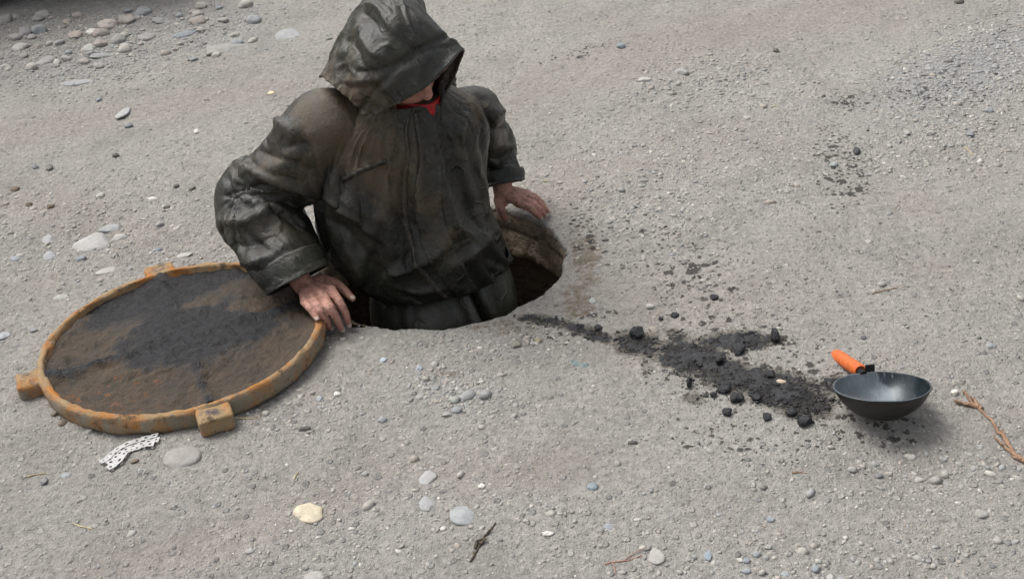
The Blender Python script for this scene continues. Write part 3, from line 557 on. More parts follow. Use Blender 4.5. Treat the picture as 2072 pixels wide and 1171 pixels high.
# ------------------------------------------------------------------ single stones one can pick out
PALE, GREY, BLUE, PINK, DARK, YEL, WHT, BRN = (.44, .43, .405), (.33, .325, .31), (.26, .285, .31), (.40, .345, .305), (.13, .122, .112), (.62, .53, .36), (.66, .64, .59), (.17, .135, .105)
STONES = [  # u, v, ru, rv, tone, bury, label
 (87, 32, 15, 6, PALE, .6, 'pale flat cobble nearest the shadow at the top left'), (54, 72, 14, 10, (.30, .285, .29), .25, 'mauve-grey egg-shaped cobble near the top left corner'), (137, 50, 8, 5, PINK, .3, 'small pink cobble in the top left rubble'),
 (154, 77, 14, 9, PINK, .4, 'pinkish tan cobble in the middle of the top left rubble'), (187, 71, 13, 6, WHT, .4, 'whitish oval cobble between two pinkish ones at top left'), (219, 55, 20, 9, (.47, .42, .385), .45, 'largest pale pink cobble in the top left rubble'),
 (299, 78, 18, 7, GREY, .6, 'grey flat cobble right of the pale pink cobbles, top left'), (585, 71, 22, 15, (.36, .37, .37), .72, 'rounded blue-grey boulder top left of the hood'), (466, 97, 40, 9, GREY, .8, 'long flat grey slab sunk in the dirt left of the hood'),
 (330, 44, 22, 6, GREY, .75, 'low grey slab at the top edge right of the rubble'), (372, 72, 20, 4, BLUE, .75, 'sunken bluish slab at top between rubble and hood'), (248, 233, 14, 14, (.42, .425, .43), .7, 'light oval stone sunk in open dirt at the upper left'),
 (203, 212, 6, 4, BLUE, .35, 'small blue stone above the light oval stone'), (262, 265, 10, 4, (.20, .215, .24), .4, 'slate-blue stone below the light oval stone'), (160, 167, 34, 8, (.36, .365, .365), .82, 'broad pale slab barely showing at the upper left'),
 (237, 323, 7, 5, DARK, .3, 'dark pebble left of the sleeve in open dirt'), (402, 279, 7, 4, WHT, .4, 'white chip left of the right shoulder'), (550, 192, 8, 4, YEL, .5, 'yellowish chip just left of the shoulder'), (117, 132, 8, 6, PALE, .3, 'light cobble at the lower edge of the rubble'),
 (40, 100, 18, 6, PALE, .5, 'pale flat cobble at the left edge of the rubble'), (95, 128, 24, 6, GREY, .6, 'grey slab along the lower rim of the rubble'), (205, 116, 22, 6, (.34, .35, .35), .65, 'blue-grey slab below the largest pink cobble'), (240, 88, 16, 6, GREY, .5, 'grey cobble below right of the largest pink cobble'), (180, 102, 18, 6, PALE, .55, 'pale slab in the rubble below the whitish oval'), (120, 92, 12, 5, GREY, .4, 'grey cobble between the mauve egg and the pinkish tan one'), (10, 140, 12, 4, PALE, .5, 'pale cobble cut by the left edge of the picture'),
 (184, 500, 38, 16, (.43, .425, .41), .74, 'largest pale oval stone, sunk in dirt above the cover'), (228, 470, 20, 8, (.37, .38, .385), .7, 'light bluish slab above the largest pale oval stone'), (245, 486, 13, 7, PALE, .6, 'light stone touching the right of the largest pale oval'),
 (100, 524, 12, 10, (.36, .365, .375), .75, 'lavender-grey stone below left of the largest oval'), (100, 493, 13, 9, (.38, .38, .385), .75, 'pale stone left of the largest oval'), (166, 533, 11, 6, BLUE, .45, 'blue-grey flat stone below the largest oval'), (325, 463, 9, 7, GREY, .3, 'rounded grey stone left of the elbow'),
 (358, 382, 6, 5, DARK, .3, 'dark clod left of the elbow, upper of a pair'), (389, 387, 9, 4, (.20, .185, .165), .35, 'flat dark stone right beside the dark clod'), (340, 428, 7, 4, DARK, .35, 'dark clod above the rounded grey stone'), (103, 348, 8, 6, (.16, .16, .15), .3, 'dark rounded stone at the left, right of a smaller one'),
 (73, 344, 7, 5, (.21, .215, .22), .35, 'smaller dark grey stone at the left'), (105, 426, 8, 5, BRN, .4, 'brown clod in the left dirt'), (61, 420, 7, 4, BRN, .4, 'thin brown clod near the left edge'), (33, 389, 10, 5, BRN, .5, 'wide brown clod nearest the left edge'),
 (217, 556, 18, 7, PALE, .72, 'pale flat stone just above the cover\'s left rim'), (371, 524, 18, 5, PALE, .75, 'pale sunken stone behind the rear lug of the cover'), (311, 410, 11, 4, WHT, .55, 'whitish flat chip left of the elbow'), (206, 407, 10, 6, PALE, .4, 'light stone in the left dirt above the ovals'), (35, 530, 12, 6, (.33, .345, .36), .7, 'bluish stone at the left edge level with the cover top'), (8, 688, 14, 9, (.37, .385, .40), .7, 'pale blue stone at the left edge beside the cover'), (73, 680, 9, 4, (.30, .31, .33), .4, 'small blue-grey stone just left of the cover rim'), (130, 610, 16, 5, PALE, .75, 'light flat stone outside the cover\'s upper left rim'), (320, 515, 10, 4, BLUE, .5, 'bluish flat stone behind the cover'),
 (371, 938, 38, 22, (.345, .33, .31), .80, 'dusty boulder top sunk in dirt below the cover'), (632, 1043, 27, 26, (.62, .55, .41), .86, 'cream-yellow flat stone set in the dirt, lower left'), (93, 984, 9, 9, (.22, .225, .23), .35, 'dark grey upright slab at the lower left'), (135, 968, 9, 7, (.33, .35, .36), .7, 'pale blue stone right of the dark upright slab'),
 (618, 876, 13, 5, DARK, .3, 'dark brown long clod below the hand'), (276, 946, 9, 5, BRN, .35, 'brown clod right of the perforated strip'), (130, 865, 9, 6, BRN, .4, 'brown clod under the cover\'s front left rim'), (115, 850, 10, 6, (.22, .19, .155), .45, 'tan clod touching the cover\'s front left rim'), (184, 880, 9, 6, GREY, .5, 'grey stone just in front of the cover'), (430, 884, 7, 5, BLUE, .45, 'bluish pebble in front of the cover lug'), (458, 866, 8, 6, (.32, .33, .31), .5, 'grey-green pebble touching the front lug'),
 (865, 972, 17, 15, (.41, .41, .405), .74, 'round light grey stone below the hole, topmost of three'), (863, 1025, 13, 18, (.385, .39, .395), .74, 'narrow light grey stone below the round one'), (938, 1048, 24, 20, (.37, .385, .39), .76, 'broad blue-grey stone right of the narrow one'), (1199, 994, 12, 9, (.24, .28, .31), .45, 'deep blue stone alone in the lower middle'),
 (1233, 1067, 10, 8, (.32, .345, .37), .7, 'faint blue stone below the deep blue one'), (738, 964, 9, 5, GREY, .35, 'small grey stone left of the round light stone'), (976, 994, 8, 6, WHT, .45, 'white angular chip right of the round light stone'), (1108, 1083, 11, 6, WHT, .35, 'sharp white chip in the lower middle'),
 (920, 815, 11, 8, (.34, .36, .33), .35, 'greenish grey stone in the gravel patch below the hole'), (935, 800, 9, 6, GREY, .35, 'grey stone topmost in the gravel patch below the hole'), (905, 842, 10, 6, GREY, .35, 'grey stone at the bottom of the gravel patch below the hole'), (925, 834, 10, 6, (.29, .30, .31), .35, 'darker grey stone right bottom of the gravel patch'), (683, 801, 7, 5, WHT, .35, 'cream chip between cover and gravel patch'), (648, 812, 8, 6, (.33, .35, .38), .5, 'light blue stone right of the cover'), (775, 855, 10, 7, (.30, .31, .32), .4, 'grey stone left below the gravel patch'), (638, 1160, 22, 10, PALE, .7, 'pale stone cut by the bottom edge, lower left'), (505, 1121, 11, 8, GREY, .5, 'grey stone near the bottom edge, lower left'),
 (1328, 1122, 17, 17, (.43, .42, .395), .74, 'pale rounded stone near the bottom edge, right of centre'), (1512, 1131, 8, 8, BLUE, .35, 'blue pebble, upper of two in the bottom cluster'), (1510, 1152, 9, 7, (.29, .31, .33), .3, 'blue-grey pebble lowest in the bottom cluster'), (1531, 1118, 8, 7, (.30, .315, .325), .35, 'bluish pebble topmost in the bottom cluster'), (1497, 1129, 7, 5, WHT, .35, 'cream pebble left in the bottom cluster'), (1432, 1120, 7, 12, (.28, .33, .37), .75, 'narrow blue stone left of the bottom cluster'),
 (1650, 1148, 8, 8, (.25, .28, .305), .3, 'blue round pebble near the bottom edge at right'), (1656, 1131, 7, 5, PALE, .3, 'pale pebble just above the blue round pebble'), (1680, 1163, 9, 7, PALE, .3, 'pale pebble cut by the bottom edge at right'), (1706, 1166, 11, 7, (.33, .345, .355), .35, 'blue-grey pebble cut by the bottom edge at right'), (1592, 1155, 10, 8, (.34, .36, .37), .7, 'light blue flat stone between cluster and round pebble'),
 (1725, 952, 10, 7, GREY, .35, 'grey pebble below the pan, left one'), (1779, 962, 10, 6, (.21, .21, .21), .35, 'dark grey pebble below the pan'), (1859, 969, 9, 6, PALE, .35, 'light pebble below right of the pan'), (1985, 1040, 14, 11, (.36, .35, .325), .45, 'tan grey stone at the lower right'), (1845, 925, 9, 7, PALE, .45, 'light pebble closest below the pan'), (1908, 932, 8, 6, GREY, .35, 'grey pebble between pan and twig'), (1559, 1051, 8, 6, BLUE, .35, 'bluish pebble above the bottom cluster'), (1555, 1106, 8, 5, GREY, .3, 'flat grey pebble right above the bottom cluster'), (1931, 803, 8, 6, WHT, .35, 'white pebble right of the pan by the twig tip'), (2002, 711, 10, 7, (.31, .31, .32), .5, 'grey stone at the right edge level with the handle'), (1747, 695, 5, 4, (.11, .11, .11), .3, 'dark pebble right of the orange handle'), (1322, 672, 10, 8, (.31, .29, .25), .35, 'tan pebble at the upper edge of the spill'), (1580, 783, 10, 5, (.50, .42, .32), .35, 'pale tan pebble in the spill, left of the pan'), (1200, 610, 8, 6, (.42, .45, .44), .4, 'pale pebble on the lip right of the hole'), (1315, 625, 9, 6, PALE, .4, 'light pebble between the hole and the spill'), (1045, 700, 11, 8, (.25, .24, .20), .4, 'brownish stone below the hole lip'), (1090, 692, 8, 6, (.30, .27, .19), .35, 'mustard-grey stone right below the hole lip'), (776, 730, 8, 5, (.40, .44, .47), .5, 'light blue pebble below the hole, left'), (849, 748, 8, 8, (.36, .40, .42), .5, 'angular pale blue stone below the hole'),
 (1306, 162, 13, 5, PALE, .45, 'pale flat stone in the gravel behind, left end'), (1380, 147, 16, 5, GREY, .4, 'largest grey flat stone in the gravel behind'), (1257, 96, 10, 5, (.24, .28, .30), .35, 'blue stone on the brown patch right of the hood'), (1571, 101, 8, 4, DARK, .35, 'dark pebble in the upper middle right'), (1733, 319, 9, 6, (.07, .07, .072), .3, 'black clod on the upper right oil drips'), (1963, 281, 8, 6, (.23, .24, .25), .3, 'dark blue pebble at the upper right'), (2000, 232, 9, 5, (.27, .285, .29), .35, 'blue-grey stone at the upper right edge'), (1883, 281, 11, 5, GREY, .4, 'flat grey stone right of the oil drips'), (1834, 279, 7, 5, GREY, .3, 'grey pebble close right of the oil drips'), (1686, 345, 8, 6, (.31, .33, .32), .3, 'grey pebble touching the lower oil drips'), (1940, 5, 10, 4, DARK, .4, 'dark stone at the top right edge'), (948, 2, 9, 4, WHT, .4, 'white chip at the top edge right of the hood'),
]
for i, (u, v, ru, rv, tone, bury, lab) in enumerate(STONES):
    put_stone('stone', u, v, ru, rv, tone, lab, 'stone', 'single stones lying in the dirt', 500 + i, bury=bury, flat=.62, facet=.34 if ('angular' in lab or 'cream-yellow' in lab or 'sharp' in lab or 'slab' in lab) else .2)

rubble = random.Random(77); ORD = ['leftmost', 'second', 'third', 'fourth', 'fifth', 'sixth', 'seventh', 'eighth', 'ninth', 'tenth', 'eleventh', 'twelfth', 'thirteenth', 'fourteenth', 'fifteenth', 'sixteenth', 'seventeenth', 'eighteenth']
KINDS = dict(cream=(.42, .40, .365), grey=(.34, .33, .31), rosy=(.37, .33, .30), bluish=(.30, .315, .32)); made = []
for i in range(56):
    u = rubble.uniform(5, 520); v = 40 + rubble.random() ** 1.2 * 110 - u * .06; made.append((u, max(6, v), rubble.uniform(6, 15) * (1.25 if rubble.random() < .2 else .85), list(KINDS)[i % 4]))
seen = {}
for i, (u, v, sz, kd) in enumerate(sorted(made)):
    k = seen.get(kd, 0); seen[kd] = k + 1
    lab = ('leftmost of the small %s cobbles scattered through the top left rubble' % kd) if k == 0 else '%s from left among the small %s cobbles scattered through the top left rubble' % (ORD[k], kd)
    put_stone('cobble', u, v, sz, sz * .42, KINDS[kd], lab, 'cobble', 'small cobbles in the top left rubble', 900 + i, bury=.36, flat=.6)

# ------------------------------------------------------------------ the person: clothes first (their shapes come from the body's pose)
SDX = np.array([.906, .423, 0.0]); FRX = np.array([.423, -.906, 0.0]); UPX = np.array([0, 0, 1.0])
def loft(rings, n=40, power=2.0):
    V = []
    for c, ax, ay, a, b in rings:
        t = np.linspace(0, 2 * math.pi, n, endpoint=False); ct, st = np.cos(t), np.sin(t)
        x = np.sign(ct) * np.abs(ct) ** (2 / power) * a; y = np.sign(st) * np.abs(st) ** (2 / power) * b
        V.append(np.asarray(c) + x[:, None] * np.asarray(ax) + y[:, None] * np.asarray(ay))
    V = np.vstack(V); F = [list(map(int, f)) for f in grid_faces(len(rings), n, wrap_v=True)] + [list(range(n))[::-1], [(len(rings) - 1) * n + k for k in range(n)]]
    return V, F
def spline(P, m):
    """Catmull-Rom through rows of P, m samples"""
    P = np.asarray(P, float); Q = np.vstack([2 * P[0] - P[1], P, 2 * P[-1] - P[-2]]); t = np.linspace(0, len(P) - 1 - 1e-9, m); i = t.astype(int); f = (t - i)[:, None]
    a, b, c, d = Q[i], Q[i + 1], Q[i + 2], Q[i + 3]
    return .5 * (2 * b + (c - a) * f + (2 * a - 5 * b + 4 * c - d) * f ** 2 + (3 * b - a - 3 * c + d) * f ** 3)
def limb(pts, rads, m=24, n=28, sq=1.0):
    Q = spline(np.c_[np.array(pts), np.array(rads)], m); return tube(Q[:, :3], Q[:, 3], n, squash=sq)
def remesh(parts, voxel, iters=6, name='tmp', lam=.5):
    """weld overlapping closed shapes into one smooth skin; returns vertices and faces"""
    V, F = [], []
    for v, f in parts: F += [[i + len(V) for i in q] for q in f]; V += [tuple(map(float, p)) for p in v]
    me = bpy.data.meshes.new(name); me.from_pydata(V, [], F); me.update(); bm = bmesh.new(); bm.from_mesh(me); bmesh.ops.recalc_face_normals(bm, faces=bm.faces); bm.to_mesh(me); bm.free()
    o = bpy.data.objects.new(name, me); col.objects.link(o)
    md = o.modifiers.new('r', 'REMESH'); md.mode = 'VOXEL'; md.voxel_size = voxel
    if iters: sm = o.modifiers.new('s', 'SMOOTH'); sm.iterations = iters; sm.factor = lam
    dg = bpy.context.evaluated_depsgraph_get(); ev = o.evaluated_get(dg).to_mesh()
    n = len(ev.vertices); v = np.empty(n * 3); ev.vertices.foreach_get('co', v); f = [list(p.vertices) for p in ev.polygons]
    bpy.data.objects.remove(o); bpy.data.meshes.remove(me)
    return v.reshape(-1, 3), f
# joints (metres)
J = dict(hip=np.array([-.165, 2.74, -.18]), neck=np.array([-.222, 2.69, .47]), shR=np.array([-.398, 2.645, .415]), shL=np.array([-.056, 2.828, .345]),
         elR=ap(520, 408, 2.71), wrR=gp(622, 577, .082), cfR=gp(602, 566, .098), elL=ap(1000, 282, 2.99), wrL=gp(1020, 388, .078), cfL=gp(1017, 372, .106))
def torso_rings(k=0.0, top=True):
    T = [((-.184, 2.728, -.008), .182, .165), ((-.194, 2.724, .018), .196, .174), ((-.232, 2.710, .10), .210, .172), ((-.254, 2.702, .19), .214, .166), ((-.246, 2.700, .30), .212, .160), ((-.224, 2.698, .38), .212, .148), ((-.220, 2.686, .432), .172, .124), ((-.216, 2.668, .475), .108, .098), ((-.212, 2.66, .495), .082, .082)]
    return [(c, SDX, FRX, a - k, b - k) for c, a, b in T]
def torso_grid(k=0.0, rows=64, n=112, power=2.25):
    R = spline(np.array([np.r_[c, a, b] for c, _, _, a, b in torso_rings(k)]), rows)
    V, F = loft([(r[:3], SDX, FRX, r[3], r[4]) for r in R], n, power)
    fr = smooth(.70, 1.0, np.repeat(np.arange(rows), n) / (rows - 1)); fc = ((V - R[:, :3].repeat(n, 0)) @ FRX) / .1
    V[:, 2] -= fr * .026 * np.maximum(0, fc)                    # neckline dips in front
    return V, F[:(rows - 1) * n]
ARM = dict(R=([.078, .088, .093, .096, .101, .097, .085, .072], [.9, .9, .95, 1, 1, 1, 1, 1]), L=([.060, .065, .066, .064, .062, .060, .058, .054], [1] * 8))
def sleeve_path(s):
    sh, el, wr = J['sh' + s], J['el' + s], J['cf' + s]; mid = np.array([-.222, 2.715, .345])
    return [mid * .40 + sh * .60, sh, sh * .62 + el * .38, sh * .25 + el * .75, el * .97 + sh * .015 + wr * .015, el * .62 + wr * .38, el * .25 + wr * .75, wr]
def sleeve_grid(s, k=0.0, m=62, n=52):
    V, F = limb(sleeve_path(s), [max(.02, r - k) for r in ARM[s][0]], m, n); G = V.reshape(m, n, 3); cen = G.mean(1, keepdims=True); cam_p = np.array([0, 0, CAM_H]); w = smooth(.72, 1, np.arange(m) / (m - 1))[:, None, None]
    ax = cen[-1, 0] - cen[-8, 0]; ax /= np.linalg.norm(ax); vd = cam_p - cen[-1, 0]; vd /= np.linalg.norm(vd); vd -= (vd @ ax) * ax; vd /= np.linalg.norm(vd)
    off = ((G - cen) @ vd)[..., None]; G += w * ((.42 if s == 'R' else .25) * off * ax - .30 * off * vd)      # the cuff's upper lip reaches over the hand, its mouth is pressed flat
    V = G.reshape(-1, 3); return V, [f[::-1] for f in F[:(m - 1) * n]]
def cloth(V, F, pin, collider, frames, shrink, name, grav=1.0, bend=.6, mass=.35, quality=6, damp=6.0, zone=None, smin=None):
    me = bpy.data.meshes.new(name); me.from_pydata([tuple(map(float, p)) for p in V], [], F); me.update()
    o = bpy.data.objects.new(name, me); col.objects.link(o)
    vg = o.vertex_groups.new(name='pin')
    for w in np.unique(np.round(pin[pin > 0], 2)): vg.add([int(i) for i in np.where(np.round(pin, 2) == w)[0]], float(w), 'REPLACE')
    if zone is not None:
        zg = o.vertex_groups.new(name='zone')
        for w in np.unique(np.round(zone[zone > 0], 1)): zg.add([int(i) for i in np.where(np.round(zone, 1) == w)[0]], float(w), 'REPLACE')
    cme = bpy.data.meshes.new(name + 'c'); cme.from_pydata([tuple(map(float, p)) for p in collider[0]], [], collider[1]); cme.update()
    co = bpy.data.objects.new(name + 'c', cme); col.objects.link(co); cm = co.modifiers.new('c', 'COLLISION'); co.collision.thickness_outer = .004; co.collision.cloth_friction = 12
    md = o.modifiers.new('cl', 'CLOTH'); s = md.settings; s.quality = quality; s.mass = mass; s.tension_stiffness = 25; s.compression_stiffness = 25; s.shear_stiffness = 12; s.bending_stiffness = bend
    s.tension_damping = s.compression_damping = damp; s.bending_damping = .8; s.air_damping = 2.0
    s.vertex_group_mass = 'pin'; s.pin_stiffness = 2.0; s.shrink_min = shrink if smin is None else smin; s.shrink_max = shrink; s.effector_weights.gravity = grav
    if zone is not None: s.vertex_group_shrink = 'zone'
    md.collision_settings.use_collision = True; md.collision_settings.distance_min = .004; md.collision_settings.collision_quality = 2; md.collision_settings.use_self_collision = False
    md.point_cache.frame_start = 1; md.point_cache.frame_end = frames
    for fr in range(1, frames + 1): scene.frame_set(fr)
    dg = bpy.context.evaluated_depsgraph_get(); ev = o.evaluated_get(dg).to_mesh(); v = np.empty(len(ev.vertices) * 3); ev.vertices.foreach_get('co', v)
    for x in (o, co): bpy.data.objects.remove(x)
    scene.frame_set(1)
    return v.reshape(-1, 3)

def to_px(V):
    """photograph coordinates of points, to sketch folds where the photograph shows them"""
    P = V - np.array([0, 0, CAM_H]); zc = P[:, 1] * math.cos(PITCH) - P[:, 2] * math.sin(PITCH); yc = P[:, 1] * math.sin(PITCH) + P[:, 2] * math.cos(PITCH)
    x, y = P[:, 0] / zc, yc / zc; c, s_ = math.cos(-ROLL), math.sin(-ROLL)
    return np.stack([PW / 2 + (c * x - s_ * y) * FPX, PH / 2 - (s_ * x + c * y) * FPX], 1)
def sculpt(V, N, strokes):
    """raise ridges (amp > 0) and press creases (amp < 0) along strokes; one flank of a fold can be steeper"""
    uv = to_px(V); view = np.array([0, 0, CAM_H]) - V; view /= np.linalg.norm(view, axis=1, keepdims=True); face = smooth(-.05, .25, (N * view).sum(1)); d3 = np.zeros(len(V))
    for pts, w, amp, skew in strokes:
        P = spline(np.array(pts, float), 24); best = np.full(len(V), 1e9); sgn = np.zeros(len(V)); tt = np.zeros(len(V))
        for k in range(23):
            a, b = P[k], P[k + 1]; ab = b - a; t = np.clip(((uv - a) @ ab) / (ab @ ab), 0, 1); q = uv - (a + t[:, None] * ab); d = np.hypot(q[:, 0], q[:, 1]); m = d < best
            best[m] = d[m]; sgn[m] = np.sign(ab[0] * q[m, 1] - ab[1] * q[m, 0]); tt[m] = (k + t[m]) / 23
        ww = w * np.where(sgn > 0, 1 + skew, 1 - skew); d3 += amp * np.exp(-(best / ww)) * np.sin(np.clip(tt, .04, .96) * math.pi) ** .5
    return V + N * (d3 * face)[:, None]

def refine(V, nr, n, f=2, wrap=True):
    G = V.reshape(nr, n * 3); nr2 = (nr - 1) * f + 1; G = spline(G, nr2).reshape(nr2, n, 3)
    if wrap: H = np.concatenate([G[:, -2:], G, G[:, :3]], 1); n2 = n * f; out = np.stack([spline(h, (n + 4) * f + 1)[2 * f:2 * f + n2] for h in H])
    else: n2 = (n - 1) * f + 1; out = np.stack([spline(h, n2) for h in G])
    return out.reshape(-1, 3), nr2, n2
def crinkle(V, N, amp, seed):
    """flat facets meeting in sharp creases, as stiff rubberised cloth buckles"""
    rng = np.random.default_rng(seed); d = np.zeros(len(V))
    Q = V + .022 * np.stack([vnoise(V, 6, seed + k) for k in range(3)], 1) + .006 * np.stack([vnoise(V, 17, seed + 9 + k) for k in range(3)], 1)
    for k in range(9):
        u = rng.normal(size=3); u /= np.linalg.norm(u); f = rng.uniform(5, 15) if k < 6 else rng.uniform(18, 30); t = (Q @ u) * f + rng.uniform(0, 1); tri = 1 - 4 * np.abs(t - np.floor(t) - .5)
        d += (amp * 7 / f) * np.maximum(tri, -.25) * smooth(-.15, .45, vnoise(V, 4.5, seed + 30 + k))
    return V + N * d[:, None]

# ---- jacket material: rubberised dark olive cloth, dusty and muddy
def mat_jacket(name='rubberised jacket cloth', dk=1.0):
    g = NT(name); p = g.pos()
    n = g.noise(p, 7, 6, .62); n1 = g.noise(p, 24, 6, .68); n2 = g.noise(p, 110, 5, .7); n3 = g.noise(p, 420, 3, .6)
    c = g.mix(g.ramp(n, .35, .68), (.0115 * dk, .0124 * dk, .0105 * dk), (.030 * dk, .0300 * dk, .0205 * dk))
    mud = g.attr('mud'); mm = g.ramp(g.math('ADD', g.math('MULTIPLY', mud, .50), g.math('ADD', g.math('MULTIPLY', n1, .62), g.math('MULTIPLY', n2, .50))), .66, .98)
    mc = g.mix(g.ramp(g.noise(p, 16, 4), .4, .62), (.100, .076, .048), (.118, .076, .040)); mc = g.mix(g.ramp(n2, .5, .7), mc, (.060, .050, .037))
    c = g.mix(g.math('MULTIPLY', mm, .66), c, mc)
    sp = g.ramp(g.math('ADD', g.math('MULTIPLY', g.math('ADD', mud, .35), .10), n2), .66, .74); c = g.mix(g.math('MULTIPLY', sp, .45), c, (.115, .10, .078))
    bl = g.ramp(g.noise(p, 11, 5, .66, dist=.6), .60, .70); c = g.mix(g.math('MULTIPLY', bl, .8), c, (.0085, .0088, .010))
    up = g.n('ShaderNodeSeparateXYZ', None, Vector=g.n('ShaderNodeNewGeometry').outputs['Normal']).outputs[2]; pt = g.ramp(g.n('ShaderNodeNewGeometry').outputs['Pointiness'], .515, .60); c = g.mix(g.math('MULTIPLY', g.math('MULTIPLY', pt, .55), g.ramp(n2, .42, .62)), c, (.105, .092, .070)); dust = g.math('MULTIPLY', g.ramp(g.math('ADD', g.math('MULTIPLY', up, .22), g.math('ADD', g.math('MULTIPLY', n1, .6), g.math('MULTIPLY', n2, .4))),  .53, .86), .30); c = g.mix(dust, c, (.072, .064, .046))
    r = g.math('ADD', g.n('ShaderNodeMapRange', None, Value=n1, **{'From Min': .3, 'From Max': .7, 'To Min': .23, 'To Max': .44}).outputs[0], g.math('MULTIPLY', mm, .28))
    wv = g.n('ShaderNodeVectorMath', {'operation': 'ADD'}, i0=p, i1=g.n('ShaderNodeVectorMath', {'operation': 'SCALE'}, i0=g.noise(p, 9, 3, .5, out='Color'), Scale=.10).outputs[0]).outputs[0]
    cr = 0
    for sc, am in ((5.5, 1.25), (13.0, .5)):
        v_ = g.math('ABSOLUTE', g.math('SUBTRACT', g.noise(wv, sc, 1.0, .4), .5)); k_ = g.math('MULTIPLY', g.ramp(v_, .06, .0), g.math('MULTIPLY', g.ramp(g.noise(p, sc * .8, 2), .44, .62), am)); cr = k_ if cr == 0 else g.math('ADD', cr, k_)
    h = g.math('ADD', g.math('MULTIPLY', n1, 1.0), g.math('ADD', g.math('MULTIPLY', n2, .6), g.math('MULTIPLY', n3, .25)))
    return g.bs(Base_Color=c, Roughness=r, Normal=g.bump(g.math('ADD', h, cr), .55, .007), Specular_IOR_Level=.42)
def mat_skin():
    g = NT('weathered skin'); p = g.pos(); n = g.noise(p, 45, 5, .65); n2 = g.noise(p, 190, 4, .65); n3 = g.noise(p, 90, 5, .75)
    c = g.mix(g.ramp(n, .35, .65), (.47, .250, .190), (.37, .178, .132)); c = g.mix(g.math('MULTIPLY', g.attr('tip'), .55), c, (.40, .16, .135))
    cr = g.voro(p, 210, 'DISTANCE_TO_EDGE'); c = g.mix(g.math('MULTIPLY', g.ramp(cr, .09, .02), .22), c, (.13, .065, .045))
    dirt = g.ramp(g.math('ADD', n3, g.math('MULTIPLY', g.attr('dirt'), .11)), .58, .72); c = g.mix(g.math('MULTIPLY', dirt, .7), c, (.060, .045, .036))
    return g.bs(Base_Color=c, Roughness=.6, Normal=g.bump(g.math('ADD', g.math('MULTIPLY', g.ramp(cr, .0, .12), .5), n2), .55, .0022), Subsurface_Weight=.0)
M['jacket'] = mat_jacket(); M['skin'] = mat_skin()
M['trouser'] = mat_jacket('rubber wader cloth', 2.2)
M['nail'] = mat_simple('fingernail', (.52, .42, .36), (.42, .31, .25), 300, .45)
M['red'] = mat_simple('red collar cloth', (.42, .014, .010), (.30, .010, .008), 150, .7, bump=.5)
M['cord'] = mat_simple('dark cord', (.012, .012, .012), (.02, .02, .02), 200, .7)

person_body_done = False
# ---- body: one skin welded from the posed limbs
fH = np.array([.50, -.62, -.60]); fH /= np.linalg.norm(fH); uH = UPX - (UPX @ fH) * fH; uH /= np.linalg.norm(uH); lH = np.cross(uH, fH) * -1
if lH @ SDX < 0: lH = -lH
HC = np.array([-.190, 2.620, .583])
def hp(f, u, l): return HC + (f * fH + u * uH + l * lH) * .88
def ball(c, r, ax=(1, 1, 1), frame=None):
    V, F = ICO2; V = V * np.array(ax) * r
    if frame is not None: V = V @ np.array(frame)
    return V + np.asarray(c), [list(map(int, f)) for f in F]
def capsule(pts, rads, m=14, n=14):
    Q = spline(np.c_[np.array(pts, float), np.array(rads, float)], m); d0 = Q[0, :3] - Q[1, :3]; d0 /= np.linalg.norm(d0); d1 = Q[-1, :3] - Q[-2, :3]; d1 /= np.linalg.norm(d1)
    head = [np.r_[Q[0, :3] + d0 * Q[0, 3] * math.sin(a), Q[0, 3] * math.cos(a)] for a in (1.5, 1.1, .6)]; tail = [np.r_[Q[-1, :3] + d1 * Q[-1, 3] * math.sin(a), Q[-1, 3] * math.cos(a)] for a in (.6, 1.1, 1.5)]
    Q = np.vstack([head, Q, tail]); return tube(Q[:, :3], Q[:, 3], n)
HAND = dict(
 R=dict(wrist=gp(618, 580, .080), fingers=[   # base knuckle, middle, last, tip ; radius
   ([gp(617, 612, .073), gp(626, 622, .076), gp(634, 633, .068), gp(641, 645, .060)], .0085), ([gp(638, 612, .074), gp(649, 629, .074), gp(659, 646, .050), gp(667, 661, .022)], .0094),
   ([gp(656, 602, .076), gp(669, 623, .076), gp(681, 645, .048), gp(690, 664, .016)], .0097), ([gp(671, 588, .074), gp(687, 610, .072), gp(699, 634, .046), gp(705, 654, .018)], .0095)],
   thumb=([gp(650, 566, .070), gp(678, 573, .060), gp(697, 588, .050), gp(713, 604, .040)], .0104)),
 L=dict(wrist=gp(1018, 390, .076), fingers=[
   ([gp(1066, 391, .052), gp(1082, 398, .052), gp(1094, 408, .034), gp(1102, 418, .016)], .0080), ([gp(1063, 398, .056), gp(1083, 405, .056), gp(1097, 417, .036), gp(1107, 427, .015)], .0090),
   ([gp(1058, 406, .058), gp(1079, 413, .057), gp(1092, 425, .036), gp(1101, 435, .014)], .0093), ([gp(1051, 413, .057), gp(1070, 420, .055), gp(1082, 430, .036), gp(1091, 440, .014)], .0090)],
   thumb=([gp(1010, 404, .062), gp(1012, 418, .048), gp(1017, 433, .026), gp(1024, 444, .004)], .0106)))
